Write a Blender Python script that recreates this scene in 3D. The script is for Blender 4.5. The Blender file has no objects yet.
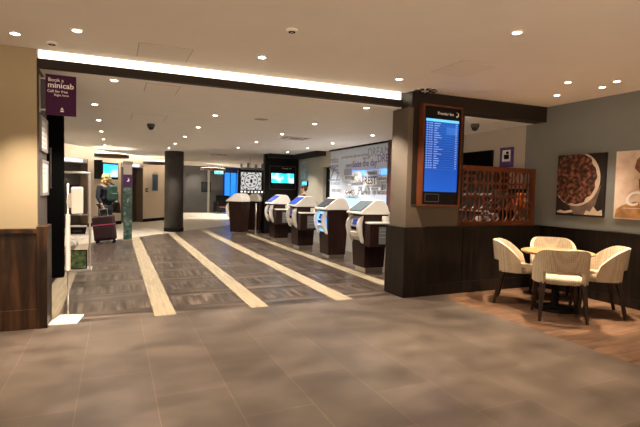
import bpy, bmesh, math, random
from mathutils import Vector, Matrix, Euler
random.seed(7)
S = bpy.context.scene
COL = S.collection
PI = math.pi
R_ = math.radians

# ------------------------------------------------------------------ camera
F, CX, CY, EYE = 455.0, 320.0, 213.5, 1.45
def cdir(x, y): return Vector(((x-CX)/F, -(y-CY)/F, -1.0))
AY = cdir(115, 186).normalized()
AX = cdir(1307, 215); AX = (AX - AY*AX.dot(AY)).normalized()
AZ = AX.cross(AY)
ROT = Matrix((AX, AY, AZ))
CAM = Vector((0, 0, EYE))
def ray(x, y): return ROT @ cdir(x, y)
def at_z(x, y, z): r = ray(x, y); return CAM + r*((z-EYE)/r.z)
def at_y(x, y, Y): r = ray(x, y); return CAM + r*(Y/r.y)
def at_x(x, y, X): r = ray(x, y); return CAM + r*(X/r.x)
cd = bpy.data.cameras.new('camera'); cam = bpy.data.objects.new('camera', cd); COL.objects.link(cam)
cd.sensor_width = 36; cd.lens = F/640*36; cd.clip_start = .05; cd.clip_end = 200
cam.matrix_world = Matrix.Translation(CAM) @ ROT.to_4x4()
S.camera = cam

# --------------------------------------------------------------- materials
MATS = {}
def new_mat(name):
    m = bpy.data.materials.new(name); m.use_nodes = True
    nt = m.node_tree; b = nt.nodes['Principled BSDF']
    return m, nt, b
def mat(name, col, rough=.5, metal=0., var=0., scale=8., stretch=(1, 1, 1), bump=0., emit=None, es=0., spec=None, alpha=None, trans=0.):
    if name in MATS: return MATS[name]
    m, nt, b = new_mat(name); N = nt.nodes; L = nt.links
    b.inputs['Base Color'].default_value = (*col, 1); b.inputs['Roughness'].default_value = rough
    b.inputs['Metallic'].default_value = metal
    if spec is not None: b.inputs['Specular IOR Level'].default_value = spec
    if trans: b.inputs['Transmission Weight'].default_value = trans
    tc = N.new('ShaderNodeTexCoord'); mp = N.new('ShaderNodeMapping'); mp.inputs['Scale'].default_value = stretch
    L.new(tc.outputs['Object'], mp.inputs['Vector'])
    nz = N.new('ShaderNodeTexNoise'); nz.inputs['Scale'].default_value = scale; nz.inputs['Detail'].default_value = 5
    L.new(mp.outputs[0], nz.inputs['Vector'])
    if var:
        r = N.new('ShaderNodeValToRGB')
        r.color_ramp.elements[0].position = .3; r.color_ramp.elements[1].position = .7
        r.color_ramp.elements[0].color = (*[c*(1-var) for c in col], 1)
        r.color_ramp.elements[1].color = (*[min(1, c*(1+var)) for c in col], 1)
        L.new(nz.outputs['Fac'], r.inputs['Fac']); L.new(r.outputs['Color'], b.inputs['Base Color'])
    if bump:
        bp = N.new('ShaderNodeBump'); bp.inputs['Strength'].default_value = bump; bp.inputs['Distance'].default_value = .01
        L.new(nz.outputs['Fac'], bp.inputs['Height']); L.new(bp.outputs['Normal'], b.inputs['Normal'])
    if emit:
        b.inputs['Emission Color'].default_value = (*emit, 1); b.inputs['Emission Strength'].default_value = es
    MATS[name] = m
    return m

def math_node(nt, op, a, b=None):
    n = nt.nodes.new('ShaderNodeMath'); n.operation = op
    for i, v in enumerate((a, b)):
        if v is None: continue
        if isinstance(v, (int, float)): n.inputs[i].default_value = v
        else: nt.links.new(v, n.inputs[i])
    return n.outputs[0]
def ramp(nt, fac, stops):
    r = nt.nodes.new('ShaderNodeValToRGB'); e = r.color_ramp.elements
    while len(e) < len(stops): e.new(.5)
    for i, (p, c) in enumerate(stops): e[i].position = p; e[i].color = (*c, 1)
    nt.links.new(fac, r.inputs['Fac']); return r.outputs['Color']
def mix(nt, fac, a, b, blend='MIX'):
    n = nt.nodes.new('ShaderNodeMix'); n.data_type = 'RGBA'; n.blend_type = blend
    for sock, v in ((n.inputs[0], fac), (n.inputs[6], a), (n.inputs[7], b)):
        if isinstance(v, (int, float)): sock.default_value = v
        elif isinstance(v, tuple): sock.default_value = (*v, 1)
        else: nt.links.new(v, sock)
    return n.outputs[2]
def noise(nt, vec, scale, detail=4, stretch=(1, 1, 1), dist=0.):
    mp = nt.nodes.new('ShaderNodeMapping'); mp.inputs['Scale'].default_value = stretch; nt.links.new(vec, mp.inputs['Vector'])
    n = nt.nodes.new('ShaderNodeTexNoise'); n.inputs['Scale'].default_value = scale; n.inputs['Detail'].default_value = detail
    n.inputs['Distortion'].default_value = dist
    nt.links.new(mp.outputs[0], n.inputs['Vector']); return n.outputs['Fac']
def objcoord(nt): return nt.nodes.new('ShaderNodeTexCoord').outputs['Object']

def mat_tile():
    m, nt, b = new_mat('stone_tile'); L = nt.links; v = objcoord(nt)
    mp = nt.nodes.new('ShaderNodeMapping'); mp.inputs['Location'].default_value = (.42, .72, 0); mp.inputs['Rotation'].default_value = (0, 0, PI/2)
    # long joints run towards the desk: row height along X, brick length along Y
    sep = nt.nodes.new('ShaderNodeSeparateXYZ'); L.new(v, sep.inputs[0])
    cmb = nt.nodes.new('ShaderNodeCombineXYZ')
    L.new(math_node(nt, 'ADD', sep.outputs[1], 50.15), cmb.inputs[0]); L.new(math_node(nt, 'ADD', sep.outputs[0], 49.72), cmb.inputs[1])
    br = nt.nodes.new('ShaderNodeTexBrick'); L.new(cmb.outputs[0], br.inputs['Vector'])
    br.inputs['Scale'].default_value = 1; br.inputs['Brick Width'].default_value = .98; br.inputs['Row Height'].default_value = .49
    br.inputs['Mortar Size'].default_value = .003; br.inputs['Mortar Smooth'].default_value = .3; br.offset = .5; br.offset_frequency = 2
    br.inputs['Color1'].default_value = (.088, .069, .056, 1); br.inputs['Color2'].default_value = (.11, .087, .071, 1); br.inputs['Mortar'].default_value = (.17, .13, .097, 1)
    n1 = noise(nt, v, 2.0, 2.5, (1, 1.4, 1), .2); n2 = noise(nt, v, 6, 2)
    c1 = ramp(nt, n1, [(.25, (.62, .61, .6)), (.75, (1.36, 1.33, 1.3))])
    c2 = ramp(nt, n2, [(.25, (.93, .93, .93)), (.75, (1.06, 1.06, 1.06))])
    c = mix(nt, 1., br.outputs['Color'], c1, 'MULTIPLY'); c = mix(nt, 1., c, c2, 'MULTIPLY')
    L.new(c, b.inputs['Base Color'])
    rr = ramp(nt, n1, [(.3, (.31,)*3), (.7, (.4,)*3)]); L.new(rr, b.inputs['Roughness'])
    b.inputs['Specular IOR Level'].default_value = .5
    return m
def mat_lobby():
    m, nt, b = new_mat('dark_plank_floor'); L = nt.links; v = objcoord(nt)
    sep = nt.nodes.new('ShaderNodeSeparateXYZ'); L.new(v, sep.inputs[0])
    row = math_node(nt, 'GREATER_THAN', math_node(nt, 'FRACT', math_node(nt, 'MULTIPLY', math_node(nt, 'ADD', sep.outputs[1], -5.36+50), 1/.96)), .5)
    a = noise(nt, v, 1, 3, (15, 1.0, 1)); c = noise(nt, v, 1, 3, (.8, 9, 1)); big = noise(nt, v, 2.4, 3)
    st = mix(nt, row, c, a)
    col = ramp(nt, st, [(.38, (.022, .015, .0115)), (.5, (.058, .041, .032)), (.63, (.135, .1, .078))])
    col = mix(nt, 1., col, ramp(nt, big, [(.3, (.8, .8, .8)), (.7, (1.2, 1.2, 1.2))]), 'MULTIPLY')
    L.new(col, b.inputs['Base Color'])
    L.new(ramp(nt, st, [(.2, (.3,)*3), (.8, (.3,)*3)]), b.inputs['Roughness'])
    return m
def mat_wood(name, c0, c1, c2, stretch, scale=1., rough=.45, plank=None, knots=0.):
    m, nt, b = new_mat(name); L = nt.links; v = objcoord(nt)
    g = noise(nt, v, scale, 7, stretch, .5)
    col = ramp(nt, g, [(.28, c0), (.5, c1), (.75, c2)])
    if plank:
        axis, w, length = plank
        sep = nt.nodes.new('ShaderNodeSeparateXYZ'); L.new(v, sep.inputs[0]); cmb = nt.nodes.new('ShaderNodeCombineXYZ')
        i, j = axis
        L.new(math_node(nt, 'ADD', sep.outputs[j], 40.), cmb.inputs[0]); L.new(math_node(nt, 'ADD', sep.outputs[i], 40.), cmb.inputs[1])
        br = nt.nodes.new('ShaderNodeTexBrick'); L.new(cmb.outputs[0], br.inputs['Vector'])
        br.inputs['Scale'].default_value = 1; br.inputs['Brick Width'].default_value = length; br.inputs['Row Height'].default_value = w
        br.inputs['Mortar Size'].default_value = .003; br.offset = .37
        br.inputs['Color1'].default_value = (.7, .7, .7, 1); br.inputs['Color2'].default_value = (1.25, 1.25, 1.25, 1); br.inputs['Mortar'].default_value = (.35, .35, .35, 1)
        col = mix(nt, 1., col, br.outputs['Color'], 'MULTIPLY')
    L.new(col, b.inputs['Base Color']); b.inputs['Roughness'].default_value = rough; b.inputs['Specular IOR Level'].default_value = .25
    return m
def mat_fabric():
    m, nt, b = new_mat('woven_fabric'); L = nt.links; v = objcoord(nt)
    vo = nt.nodes.new('ShaderNodeTexVoronoi'); vo.inputs['Scale'].default_value = 52; vo.inputs['Randomness'].default_value = .15; L.new(v, vo.inputs['Vector'])
    col = ramp(nt, vo.outputs['Distance'], [(.2, (.27, .2, .13)), (.42, (.47, .385, .275)), (1., (.55, .46, .335))])
    n = noise(nt, v, 6, 3)
    col = mix(nt, 1., col, ramp(nt, n, [(.3, (.92,)*3), (.7, (1.05,)*3)]), 'MULTIPLY')
    L.new(col, b.inputs['Base Color']); b.inputs['Roughness'].default_value = .9
    bp = nt.nodes.new('ShaderNodeBump'); bp.inputs['Strength'].default_value = .3; bp.inputs['Distance'].default_value = .004
    L.new(vo.outputs['Distance'], bp.inputs['Height']); L.new(bp.outputs[0], b.inputs['Normal'])
    return m
def mat_speckle(name, stops, scale, rough=.7, emit=0., kind='noise', detail=8):
    m, nt, b = new_mat(name); L = nt.links; v = objcoord(nt)
    if kind == 'noise': f = noise(nt, v, scale, detail)
    else:
        vo = nt.nodes.new('ShaderNodeTexVoronoi'); vo.inputs['Scale'].default_value = scale; L.new(v, vo.inputs['Vector']); f = vo.outputs['Distance']
    c = ramp(nt, f, stops); L.new(c, b.inputs['Base Color']); b.inputs['Roughness'].default_value = rough
    if emit: L.new(c, b.inputs['Emission Color']); b.inputs['Emission Strength'].default_value = emit
    return m

M_TILE, M_LOBBY, M_FAB = mat_tile(), mat_lobby(), mat_fabric()
M_STRIPE = mat_wood('pale_oak_inlay', (.26, .205, .13), (.34, .28, .19), (.42, .355, .25), (30, 2, 1), 1., .35)
M_MARBLE = mat('pale_marble', (.62, .57, .49), .3, var=.08, scale=2)
M_PLANK = mat_wood('red_brown_planks', (.075, .04, .023), (.14, .077, .045), (.22, .125, .075), (2.5, 28, 1), 1., .4, plank=((1, 0), .18, 1.4))
M_CEIL = mat('ceiling_plaster', (.76, .71, .64), .9, var=.02, scale=3)
M_CEIL2 = mat('lobby_ceiling_plaster', (.78, .75, .7), .9, var=.02, scale=3)
M_HATCH = mat('hatch_plaster', (.72, .665, .59), .9)
M_GAP = mat('shadow_gap', (.42, .37, .31), .9)
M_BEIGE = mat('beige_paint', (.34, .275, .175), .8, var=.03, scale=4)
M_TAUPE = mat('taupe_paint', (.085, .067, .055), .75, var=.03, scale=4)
M_COLP = mat('column_paint', (.105, .08, .058), .8, var=.03, scale=4)
M_GREYW = mat('grey_green_paint', (.2, .217, .215), .85, var=.03, scale=4)
M_BACKW = mat('warm_grey_paint', (.5, .45, .39), .85)
M_LIFTW = mat('lift_lobby_paint', (.6, .5, .39), .8)
M_DARKB = mat('dark_brown_laminate', (.0145, .0088, .0055), .6, spec=.3)
M_BLACK = mat('black_panel', (.008, .007, .007), .5, spec=.1)
M_BLACKM = mat('matt_black', (.009, .0085, .0085), .8, spec=.08)
M_CHAR = mat('charcoal_paint', (.055, .048, .044), .55, var=.15, scale=6)
M_WAIN = mat_wood('stained_oak_boards', (.006, .003, .002), (.026, .0125, .0065), (.08, .037, .017), (14, 14, 1.6), 1., .45)
M_WAIN2 = mat_wood('black_brown_boards', (.0035, .0026, .0022), (.009, .0062, .0048), (.024, .014, .0095), (14, 14, 1.6), 1., .45)
M_KWOOD = mat_wood('kiosk_walnut', (.011, .004, .0035), (.02, .0075, .0062), (.032, .012, .01), (10, 10, 1.2), 1., .4)
M_WALNUT = mat_wood('walnut_leg', (.012, .0055, .0035), (.024, .011, .007), (.04, .019, .012), (12, 12, 2), 2., .4)
M_OAK = mat_wood('oak_tabletop', (.25, .13, .05), (.33, .18, .075), (.4, .23, .1), (2, 26, 1), 1., .4)
M_CHERRY = mat_wood('cherry_wood', (.085, .022, .009), (.13, .036, .014), (.18, .055, .022), (8, 8, 2), 1., .4)
M_WHITE = mat('white_plastic', (.78, .74, .68), .35)
M_WHITE2 = mat('white_metal', (.88, .86, .84), .4)
M_STEEL = mat('brushed_steel', (.55, .53, .5), .3, 1., var=.08, scale=3, stretch=(1, 1, 20))
M_CHROME = mat('chrome', (.85, .83, .8), .38, 1.)
M_BRONZE = mat('bronze_ring', (.11, .06, .035), .45, .3)
M_PURPLE = mat('purple_panel', (.05, .006, .046), .6, spec=.2)
M_VIOLET = mat('violet_poster', (.07, .03, .2), .5)
M_LETTER = mat('white_lettering', (.9, .88, .86), .6)
M_NAVY = mat('navy_cloth', (.018, .02, .035), .9, var=.2, scale=20)
M_JEANS = mat('denim', (.045, .06, .085), .9, var=.2, scale=30)
M_SKIN = mat('skin', (.6, .36, .25), .6)
M_BLOND = mat('blond_hair', (.55, .36, .15), .7, var=.35, scale=25, bump=.5)
M_BROWNH = mat('brown_hair', (.06, .028, .015), .7, var=.3, scale=25)
M_GREENB = mat('green_canvas', (.05, .115, .095), .85, var=.15, scale=12)
M_MAROON = mat('maroon_fabric', (.028, .006, .009), .75, var=.2, scale=20)
M_PINK = mat('pink_strap', (.4, .05, .14), .7)
M_RUBBER = mat('black_rubber', (.012, .012, .012), .8)
M_LAMP = mat('lamp_lens', (1, .95, .85), .4, emit=(1, .86, .66), es=14)
M_LAMPN = mat('lamp_lens_neutral', (1, .97, .92), .4, emit=(1, .93, .82), es=14)
M_COVE = mat('led_cove_diffuser', (1, .95, .85), .5, emit=(1, .86, .66), es=1.8)
M_GLASSD = mat('dark_glass', (.02, .022, .026), .12)
M_TRIMW = mat('white_trim', (.8, .77, .72), .5)

# ----------------------------------------------------------- mesh builders
class MB:
    def __init__(s): s.bm = bmesh.new()
    def _x(s, vs, mtx):
        if mtx is not None: bmesh.ops.transform(s.bm, matrix=mtx, verts=vs)
    def box(s, x0, x1, y0, y1, z0, z1, mtx=None):
        v = [s.bm.verts.new((x, y, z)) for z in (z0, z1) for x, y in ((x0, y0), (x1, y0), (x1, y1), (x0, y1))]
        for f in ((3, 2, 1, 0), (4, 5, 6, 7), (0, 1, 5, 4), (1, 2, 6, 5), (2, 3, 7, 6), (3, 0, 4, 7)): s.bm.faces.new([v[i] for i in f])
        s._x(v, mtx); return s
    def loft(s, rings, cap=True, closed=True):
        vr = [[s.bm.verts.new(p) for p in r] for r in rings]
        n = len(vr[0])
        for a, b in zip(vr, vr[1:]):
            for i in range(n if closed else n-1): s.bm.faces.new((a[i], a[(i+1) % n], b[(i+1) % n], b[i]))
        if cap: s.bm.faces.new(vr[0][::-1]); s.bm.faces.new(vr[-1])
        return s
    def cyl(s, p0, p1, r0, r1=None, n=16, cap=True):
        r1 = r0 if r1 is None else r1; p0, p1 = Vector(p0), Vector(p1); d = (p1-p0).normalized()
        u = d.orthogonal().normalized(); w = d.cross(u)
        ring = lambda p, r: [p+u*r*math.cos(2*PI*i/n)+w*r*math.sin(2*PI*i/n) for i in range(n)]
        return s.loft([ring(p0, r0), ring(p1, r1)], cap)
    def taper(s, p0, p1, a0, a1):      # rectangular section bar, sections axis aligned
        q = lambda p, a: [Vector(p)+Vector((sx*a[0]/2, sy*a[1]/2, 0)) for sx, sy in ((-1, -1), (1, -1), (1, 1), (-1, 1))]
        return s.loft([q(p0, a0), q(p1, a1)])
    def tube(s, pts, r, n=8):
        pts = [Vector(p) for p in pts]; rings = []
        u = None
        for i, p in enumerate(pts):
            d = (pts[min(i+1, len(pts)-1)]-pts[max(i-1, 0)]).normalized()
            u = d.orthogonal().normalized() if u is None else (u-d*u.dot(d)).normalized()
            w = d.cross(u)
            rings.append([p+u*r*math.cos(2*PI*k/n)+w*r*math.sin(2*PI*k/n) for k in range(n)])
        return s.loft(rings)
    def lathe(s, prof, n=24, c=(0, 0, 0)):
        c = Vector(c)
        return s.loft([[c+Vector((r*math.cos(2*PI*i/n), r*math.sin(2*PI*i/n), z)) for i in range(n)] for r, z in prof])
    def prism(s, poly, axis, a, b):     # polygon in the other two axes, extruded along axis
        def mk(p, t):
            return {'x': (t, p[0], p[1]), 'y': (p[0], t, p[1]), 'z': (p[0], p[1], t)}[axis]
        va = [s.bm.verts.new(mk(p, a)) for p in poly]; vb = [s.bm.verts.new(mk(p, b)) for p in poly]
        n = len(poly)
        s.bm.faces.new(va); s.bm.faces.new(vb[::-1])
        for i in range(n): s.bm.faces.new((va[i], vb[i], vb[(i+1) % n], va[(i+1) % n]))
        return s
    def sphere(s, c, r, sc=(1, 1, 1), u=14, v=9):
        m = Matrix.Translation(c) @ Matrix.Diagonal((*sc, 1))
        bmesh.ops.create_uvsphere(s.bm, u_segments=u, v_segments=v, radius=r, matrix=m); return s
    def ring(s, c, ro, ri, z0, z1, n=40):
        c = Vector(c); P = lambda r, z: [c+Vector((r*math.cos(2*PI*i/n), r*math.sin(2*PI*i/n), z)) for i in range(n)]
        return s.loft([P(ro, z0), P(ro, z1), P(ri, z1), P(ri, z0), P(ro, z0)], cap=False)
    def build(s, name, m, parent=None, bevel=0., smooth=False, seg=2):
        bmesh.ops.remove_doubles(s.bm, verts=s.bm.verts, dist=1e-5)
        bmesh.ops.recalc_face_normals(s.bm, faces=s.bm.faces)
        me = bpy.data.meshes.new(name); s.bm.to_mesh(me); s.bm.free()
        ms = m if isinstance(m, (list, tuple)) else [m]
        for k in ms: me.materials.append(k)
        if smooth:
            for p in me.polygons: p.use_smooth = True
        o = bpy.data.objects.new(name, me); COL.objects.link(o)
        if parent: o.parent = parent
        if bevel:
            b = o.modifiers.new('bevel', 'BEVEL'); b.width = bevel; b.segments = seg; b.limit_method = 'ANGLE'; b.angle_limit = R_(40)
        return o
def tag(o, label=None, cat=None, group=None, kind=None):
    if label: o['label'] = label
    if cat: o['category'] = cat
    if group: o['group'] = group
    if kind: o['kind'] = kind
    return o
def thing(name, label, cat, loc=(0, 0, 0), rz=0, group=None):
    o = bpy.data.objects.new(name, None); COL.objects.link(o); o.empty_display_size = .1
    o.location = loc; o.rotation_euler = (0, 0, rz); return tag(o, label, cat, group)
def struct(name, mb, m, parent=None, bevel=0.):
    o = mb.build(name, m, parent, bevel)
    if not parent: o['kind'] = 'structure'
    return o
KIDS = {}
def copy_tree(o, parent=None, deep=True):
    c = o.copy(); COL.objects.link(c)
    if parent: c.parent = parent
    for ch in [k for k in bpy.data.objects if k.parent == o]: copy_tree(ch, c)
    return c
def text(body, size, parent, loc, rot, m, name='lettering', ext=.0015, bold=0., ax='CENTER', sx=1.):
    cu = bpy.data.curves.new('t', 'FONT'); cu.body = body; cu.size = size; cu.extrude = ext; cu.offset = bold*size
    cu.align_x = ax; cu.align_y = 'CENTER'; cu.resolution_u = 3
    t = bpy.data.objects.new('t', cu); COL.objects.link(t)
    me = bpy.data.meshes.new_from_object(t.evaluated_get(bpy.context.evaluated_depsgraph_get()))
    bpy.data.objects.remove(t); bpy.data.curves.remove(cu)
    me.materials.clear(); me.materials.append(m)
    o = bpy.data.objects.new(name, me); COL.objects.link(o); o.parent = parent
    o.location = loc; o.rotation_euler = rot; o.scale = (sx, 1, 1); return o
FY = (PI/2, 0, 0)            # facing -Y
FX = (PI/2, 0, -PI/2)        # facing -X

# ------------------------------------------------------------------ setting
WX = 6.28           # right wall plane
LZ = 2.63           # lobby ceiling
def nz(x): return 2.785 + .0125*(x+.7)      # near ceiling height
def slab(poly, z0, z1):
    b = MB(); b.prism(poly, 'z', z0, z1); return b
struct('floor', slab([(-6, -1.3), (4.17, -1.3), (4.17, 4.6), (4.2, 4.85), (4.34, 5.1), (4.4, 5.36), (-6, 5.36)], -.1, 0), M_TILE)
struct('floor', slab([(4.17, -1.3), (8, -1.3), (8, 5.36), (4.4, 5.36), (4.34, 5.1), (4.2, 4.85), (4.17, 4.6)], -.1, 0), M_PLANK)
xs = [-6, -.83, -.57, .41, .645, 1.53, 1.75, 2.69, 2.94, 3.82, 4.04, 8]
def edge(x): return 13.4 + 1.1*x if x > -2 else 11.2
for i in range(len(xs)-1):
    a, b = xs[i], xs[i+1]
    poly = [(a, 5.36), (b, 5.36), (b, edge(b)), (-2, 11.2), (a, 11.2)] if i == 0 else [(a, 5.36), (b, 5.36), (b, edge(b)), (a, edge(a))]
    if b > 7: poly = [(a, 5.36), (b, 5.36), (b, 20), (5.7, 19.5), (a, edge(a))]
    struct('trim_%d' % (i//2+1) if i % 2 else 'floor', slab(poly, -.1, 0), M_STRIPE if i % 2 else M_LOBBY)
struct('floor', slab([(-9, 11.2), (-2, 11.2), (-.83, edge(-.83))] + [(x, edge(x)) for x in xs[2:11]] + [(5.7, 19.5), (8, 20), (12, 20), (12, 32), (-9, 32)], -.1, 0), M_MARBLE)

# near ceiling, gently rising to the right, ending at the cove
b = MB(); q = [(-6, -4), (WX+.3, -4), (WX+.3, 5.36), (-6, 5.36)]
b.loft([[(x, y, nz(x)) for x, y in q], [(x, y, nz(x)+.1) for x, y in q]])
struct('ceiling', b, M_CEIL)
# lobby ceiling
lob = [(-6, 5.45), (8, 5.45), (8, 26), (6.4, 25.2), (2.9, 20.9), (1.3, 19.6), (-.16, 17.3), (-1.3, 14.9), (-3.5, 12), (-6, 10.5)]
struct('ceiling', slab(lob, LZ, LZ+.08), M_CEIL2)
struct('ceiling', slab([(-9, 10), (12, 10), (12, 33), (-9, 33)], 3.02, 3.1), M_CEIL2)
# beam below the cove
def beam(x0, x1, y0, y1, d0, d1, name, m):
    b = MB(); zz = lambda x: 2.62 + .0075*(x+.7)
    b.loft([[(x0, y0, zz(x0)+d0), (x0, y1, zz(x0)+d0), (x0, y1, zz(x0)+d1), (x0, y0, zz(x0)+d1)], [(x1, y0, zz(x1)+d0), (x1, y1, zz(x1)+d0), (x1, y1, zz(x1)+d1), (x1, y0, zz(x1)+d1)]])
    return struct(name, b, m)
beam(-.705, 3.64, 5.36, 5.449, 0, .085, 'trim_7', M_DARKB)
b = MB()
b.box(-.705, 3.64, 5.42, 5.449, 2.72, 2.95); led = b.build('cove_light', M_COVE)
tag(led, 'long glowing cove light strip above the dark beam across the opening', 'light')
# bulkhead to the right of the column
struct('wall_back', MB().box(4.0, WX, 5.21, 5.449, 2.635, 2.98), M_DARKB)
# left wall + return
struct('wall_left', MB().box(-6, -.71, 5.33, 5.449, 0, 2.9), M_BEIGE)
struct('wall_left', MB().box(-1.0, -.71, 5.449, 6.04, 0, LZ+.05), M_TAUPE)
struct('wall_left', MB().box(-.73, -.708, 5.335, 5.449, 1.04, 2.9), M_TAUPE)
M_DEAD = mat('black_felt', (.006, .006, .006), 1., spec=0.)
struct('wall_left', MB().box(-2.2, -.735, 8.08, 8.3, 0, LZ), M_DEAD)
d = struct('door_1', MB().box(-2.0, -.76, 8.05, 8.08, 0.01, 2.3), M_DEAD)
hx = at_y(50.5, 150, 8.0).x
MB().tube([(hx, 8.05, 1.4), (hx, 8.0, 1.4), (hx, 8.0, 2.0), (hx, 8.05, 2.0)], .012).build('handle', M_STEEL, d)
struct('wall_left', MB().box(-6, -2.2, 8.08, 8.3, 0, LZ), M_TAUPE)
struct('wall_left', MB().box(-2.4, -2.2, 5.449, 8.08, 0, LZ), M_TAUPE)
struct('wall_left', MB().box(-6.2, -6, -4, 14, 0, 3.0), M_BEIGE)
# left wainscot
w = struct('trim_8', MB().box(-6, -.66, 5.27, 5.33, .2, .965), M_WAIN)
MB().box(-6, -.64, 5.255, 5.33, .965, 1.005).build('cap_rail', M_WAIN, w)
MB().box(-6, -.645, 5.26, 5.33, 0, .2).build('base_board', M_WAIN, w, .004)
MB().box(-.71, -.62, 5.25, 5.62, 0, 1.03).build('end_post', M_WAIN, w, .004)
# right wall
struct('wall_right', MB().box(WX, WX+.2, -4, 5.6, 0, 3.0), M_GREYW)
struct('wall_right', MB().box(WX, WX+.2, 5.6, 8.6, 0, LZ+.05), M_BACKW)
w = struct('trim_9', MB().box(WX-.045, WX, -4, 5.2, .12, .955), M_WAIN2)
MB().box(WX-.06, WX, -4, 5.2, .955, .985).build('cap_rail', M_WAIN2, w)
MB().box(WX-.055, WX, -4, 5.2, 0, .12).build('base_board', M_WAIN2, w)
# low wall with column
lw = struct('wall_low', MB().box(3.66, WX, 5.2, 5.42, 0, .955), M_WAIN2)
MB().box(3.62, 4.0, 5.19, 5.66, 0, .98).build('end_cladding', M_WAIN2, lw, .004)
MB().box(4.0, WX, 5.18, 5.44, .955, .985).build('cap_rail', M_WAIN2, lw)
MB().box(3.66, WX, 5.188, 5.2, 0, .17).build('base_board', M_WAIN2, lw)
for x in (4.65, 5.45): MB().box(x, x+.008, 5.193, 5.2, .17, .955).build('joint', M_BLACKM, lw)
cl = struct('column', MB().box(3.64, 4.55, 5.21, 5.6, .98, 2.62), M_COLP)
MB().box(3.68, 4.0, 5.2, 5.449, 2.62, 2.98).build('head_panel', M_DARKB, cl)
MB().box(3.72, 4.6, 5.195, 5.209, 1.3, 2.66).build('backing_panel', M_DARKB, cl)

# mural wall, back corner and far walls
MX = 5.7
struct('wall_back', MB().box(MX, MX+.2, 8.5, 11.95, 0, LZ), M_BACKW)
struct('wall_back', MB().box(MX, MX+.2, 12.45, 16.6, 0, LZ), mat('olive_paint', (.44, .42, .35), .8))
struct('wall_back', MB().box(MX, MX+.2, 11.95, 12.45, 2.16, LZ), MATS['olive_paint'])
d = struct('door_2', MB().box(MX+.1, MX+.15, 11.95, 12.45, 0, 2.16), M_BLACK)
struct('trim_10', MB().box(MX-.1, MX, 8.5, 8.78, 0, LZ), mat('maroon_laminate', (.07, .018, .02), .45))
struct('trim_11', MB().box(MX-.06, MX, 8.78, 11.95, 2.595, LZ), M_BLACKM)
struct('wall_back', MB().box(MX, 8, 8.45, 8.6, 0, LZ), M_BACKW)
struct('trim_12', MB().box(4.55, MX, 14.2, 14.4, 2.5, LZ), M_DARKB)

struct('trim_14', MB().box(MX-.3, MX, 12.3, 14.2, 2.5, LZ), M_DARKB)
# lift wall: diagonal
A, B = Vector((-1.49, 17.0, 0)), Vector((2.02, 21.1, 0)); U = (B-A).normalized(); Nn = Vector((-U.y, U.x, 0))
LM = Matrix(((U.x, Nn.x, 0, A.x), (U.y, Nn.y, 0, A.y), (0, 0, 1, 0), (0, 0, 0, 1)))   # x along wall, y into wall
def along(px, py):
    r = ray(px, py); # intersect the lift wall plane
    t = (A-CAM).dot(Nn)/r.dot(Nn); p = CAM+r*t
    return (p-A).dot(U), p.z
def lbox(mb, x0, x1, y0, y1, z0, z1): return mb.box(x0, x1, y0, y1, z0, z1)
def lstruct(name, mb, m): o = struct(name, mb, m); o.matrix_world = LM; return o
o1a, o1b = along(64, 200)[0]-.5, along(88, 200)[0]
o2a, o2b = along(121, 200)[0], along(143, 200)[0]
end = along(168, 200)[0]+.6
zt1, zt2 = along(76, 158)[1], along(132, 163)[1]
zt = (zt1+zt2)/2
for k, (a, c) in enumerate(((-6, o1a), (o1b, o2a), (o2b, end))):
    lstruct('wall_far', lbox(MB(), a, c, 0, .38, 0, 3.02), M_LIFTW)
    lstruct('baseboard_far', lbox(MB(), a, c, -.02, 0, 0, .13), M_BLACKM)
M_REV = mat('lift_reveal_brown', (.12, .08, .05), .4)
M_LSTEEL = mat('lift_door_steel', (.2, .19, .185), .35, 1., var=.1, scale=3, stretch=(1, 1, 20))
for k, (a, c) in enumerate(((o1a, o1b), (o2a, o2b))):
    lstruct('wall_far', lbox(MB(), a, c, 0, .38, zt, 3.02), M_LIFTW)
    t = thing('lift_entrance', ['brushed steel lift doors behind the chrome rack at far left', 'brushed steel lift doors right of the wall television'][k], 'lift')
    t.matrix_world = LM @ Matrix.Translation(((a+c)/2, .2, 0)); om = (a+c)/2; a -= om; c -= om
    lbox(MB(), a, (a+c)/2-.005, .1, .15, 0, zt-.16).build('door_leaf', M_LSTEEL, t)
    lbox(MB(), (a+c)/2+.005, c, .1, .15, 0, zt-.16).build('door_leaf', M_LSTEEL, t)
    f = MB(); lbox(f, a, a+.03, -.2, .1, 0, zt); lbox(f, c-.03, c, -.2, .1, 0, zt); f.build('reveal', M_REV, t)
    lbox(MB(), a+.03, c-.03, -.2, .15, zt-.16, zt).build('header', M_STEEL, t)
    lbox(MB(), a+.25, c-.25, -.212, -.2, zt-.13, zt-.03).build('floor_indicator', mat('indicator_glow', (.6, .7, .8), .3, emit=(.65, .8, 1), es=.5), t)
# far back wall
far = struct('wall_far', MB().box(2.6, 5.9, 27.4, 27.6, 0, 2.75), mat('graphite_panelling', (.05, .047, .044), .6, var=.1, scale=2))
struct('trim_13', MB().box(5.0, 5.12, 27.34, 27.4, 0, 2.75), mat('grey_strip', (.25, .23, .2), .6))
struct('wall_far', MB().box(2.6, 12, 27.4, 27.6, 2.75, 3.02), M_BACKW)
struct('wall_far', MB().box(5.9, 12, 28.4, 28.6, 0, 3.02), M_CHAR)
wg = thing('glass_screen', 'blue lit glass partition behind the black armchair at the far back', 'partition', (5.95, 27.2, 0))
for k in range(5):
    MB().box(.02+k*.36, .36+k*.36, 0, .03, .02, 2.4).build('glass_pane', mat('blue_lit_glass', (.02, .12, .35), .2, emit=(.01, .16, .75), es=.75), wg)
f = MB()
for k in range(6): f.box(-.02+k*.36, .02+k*.36, -.02, .05, 0, 2.44)
f.build('frame', M_BLACKM, wg)
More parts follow.
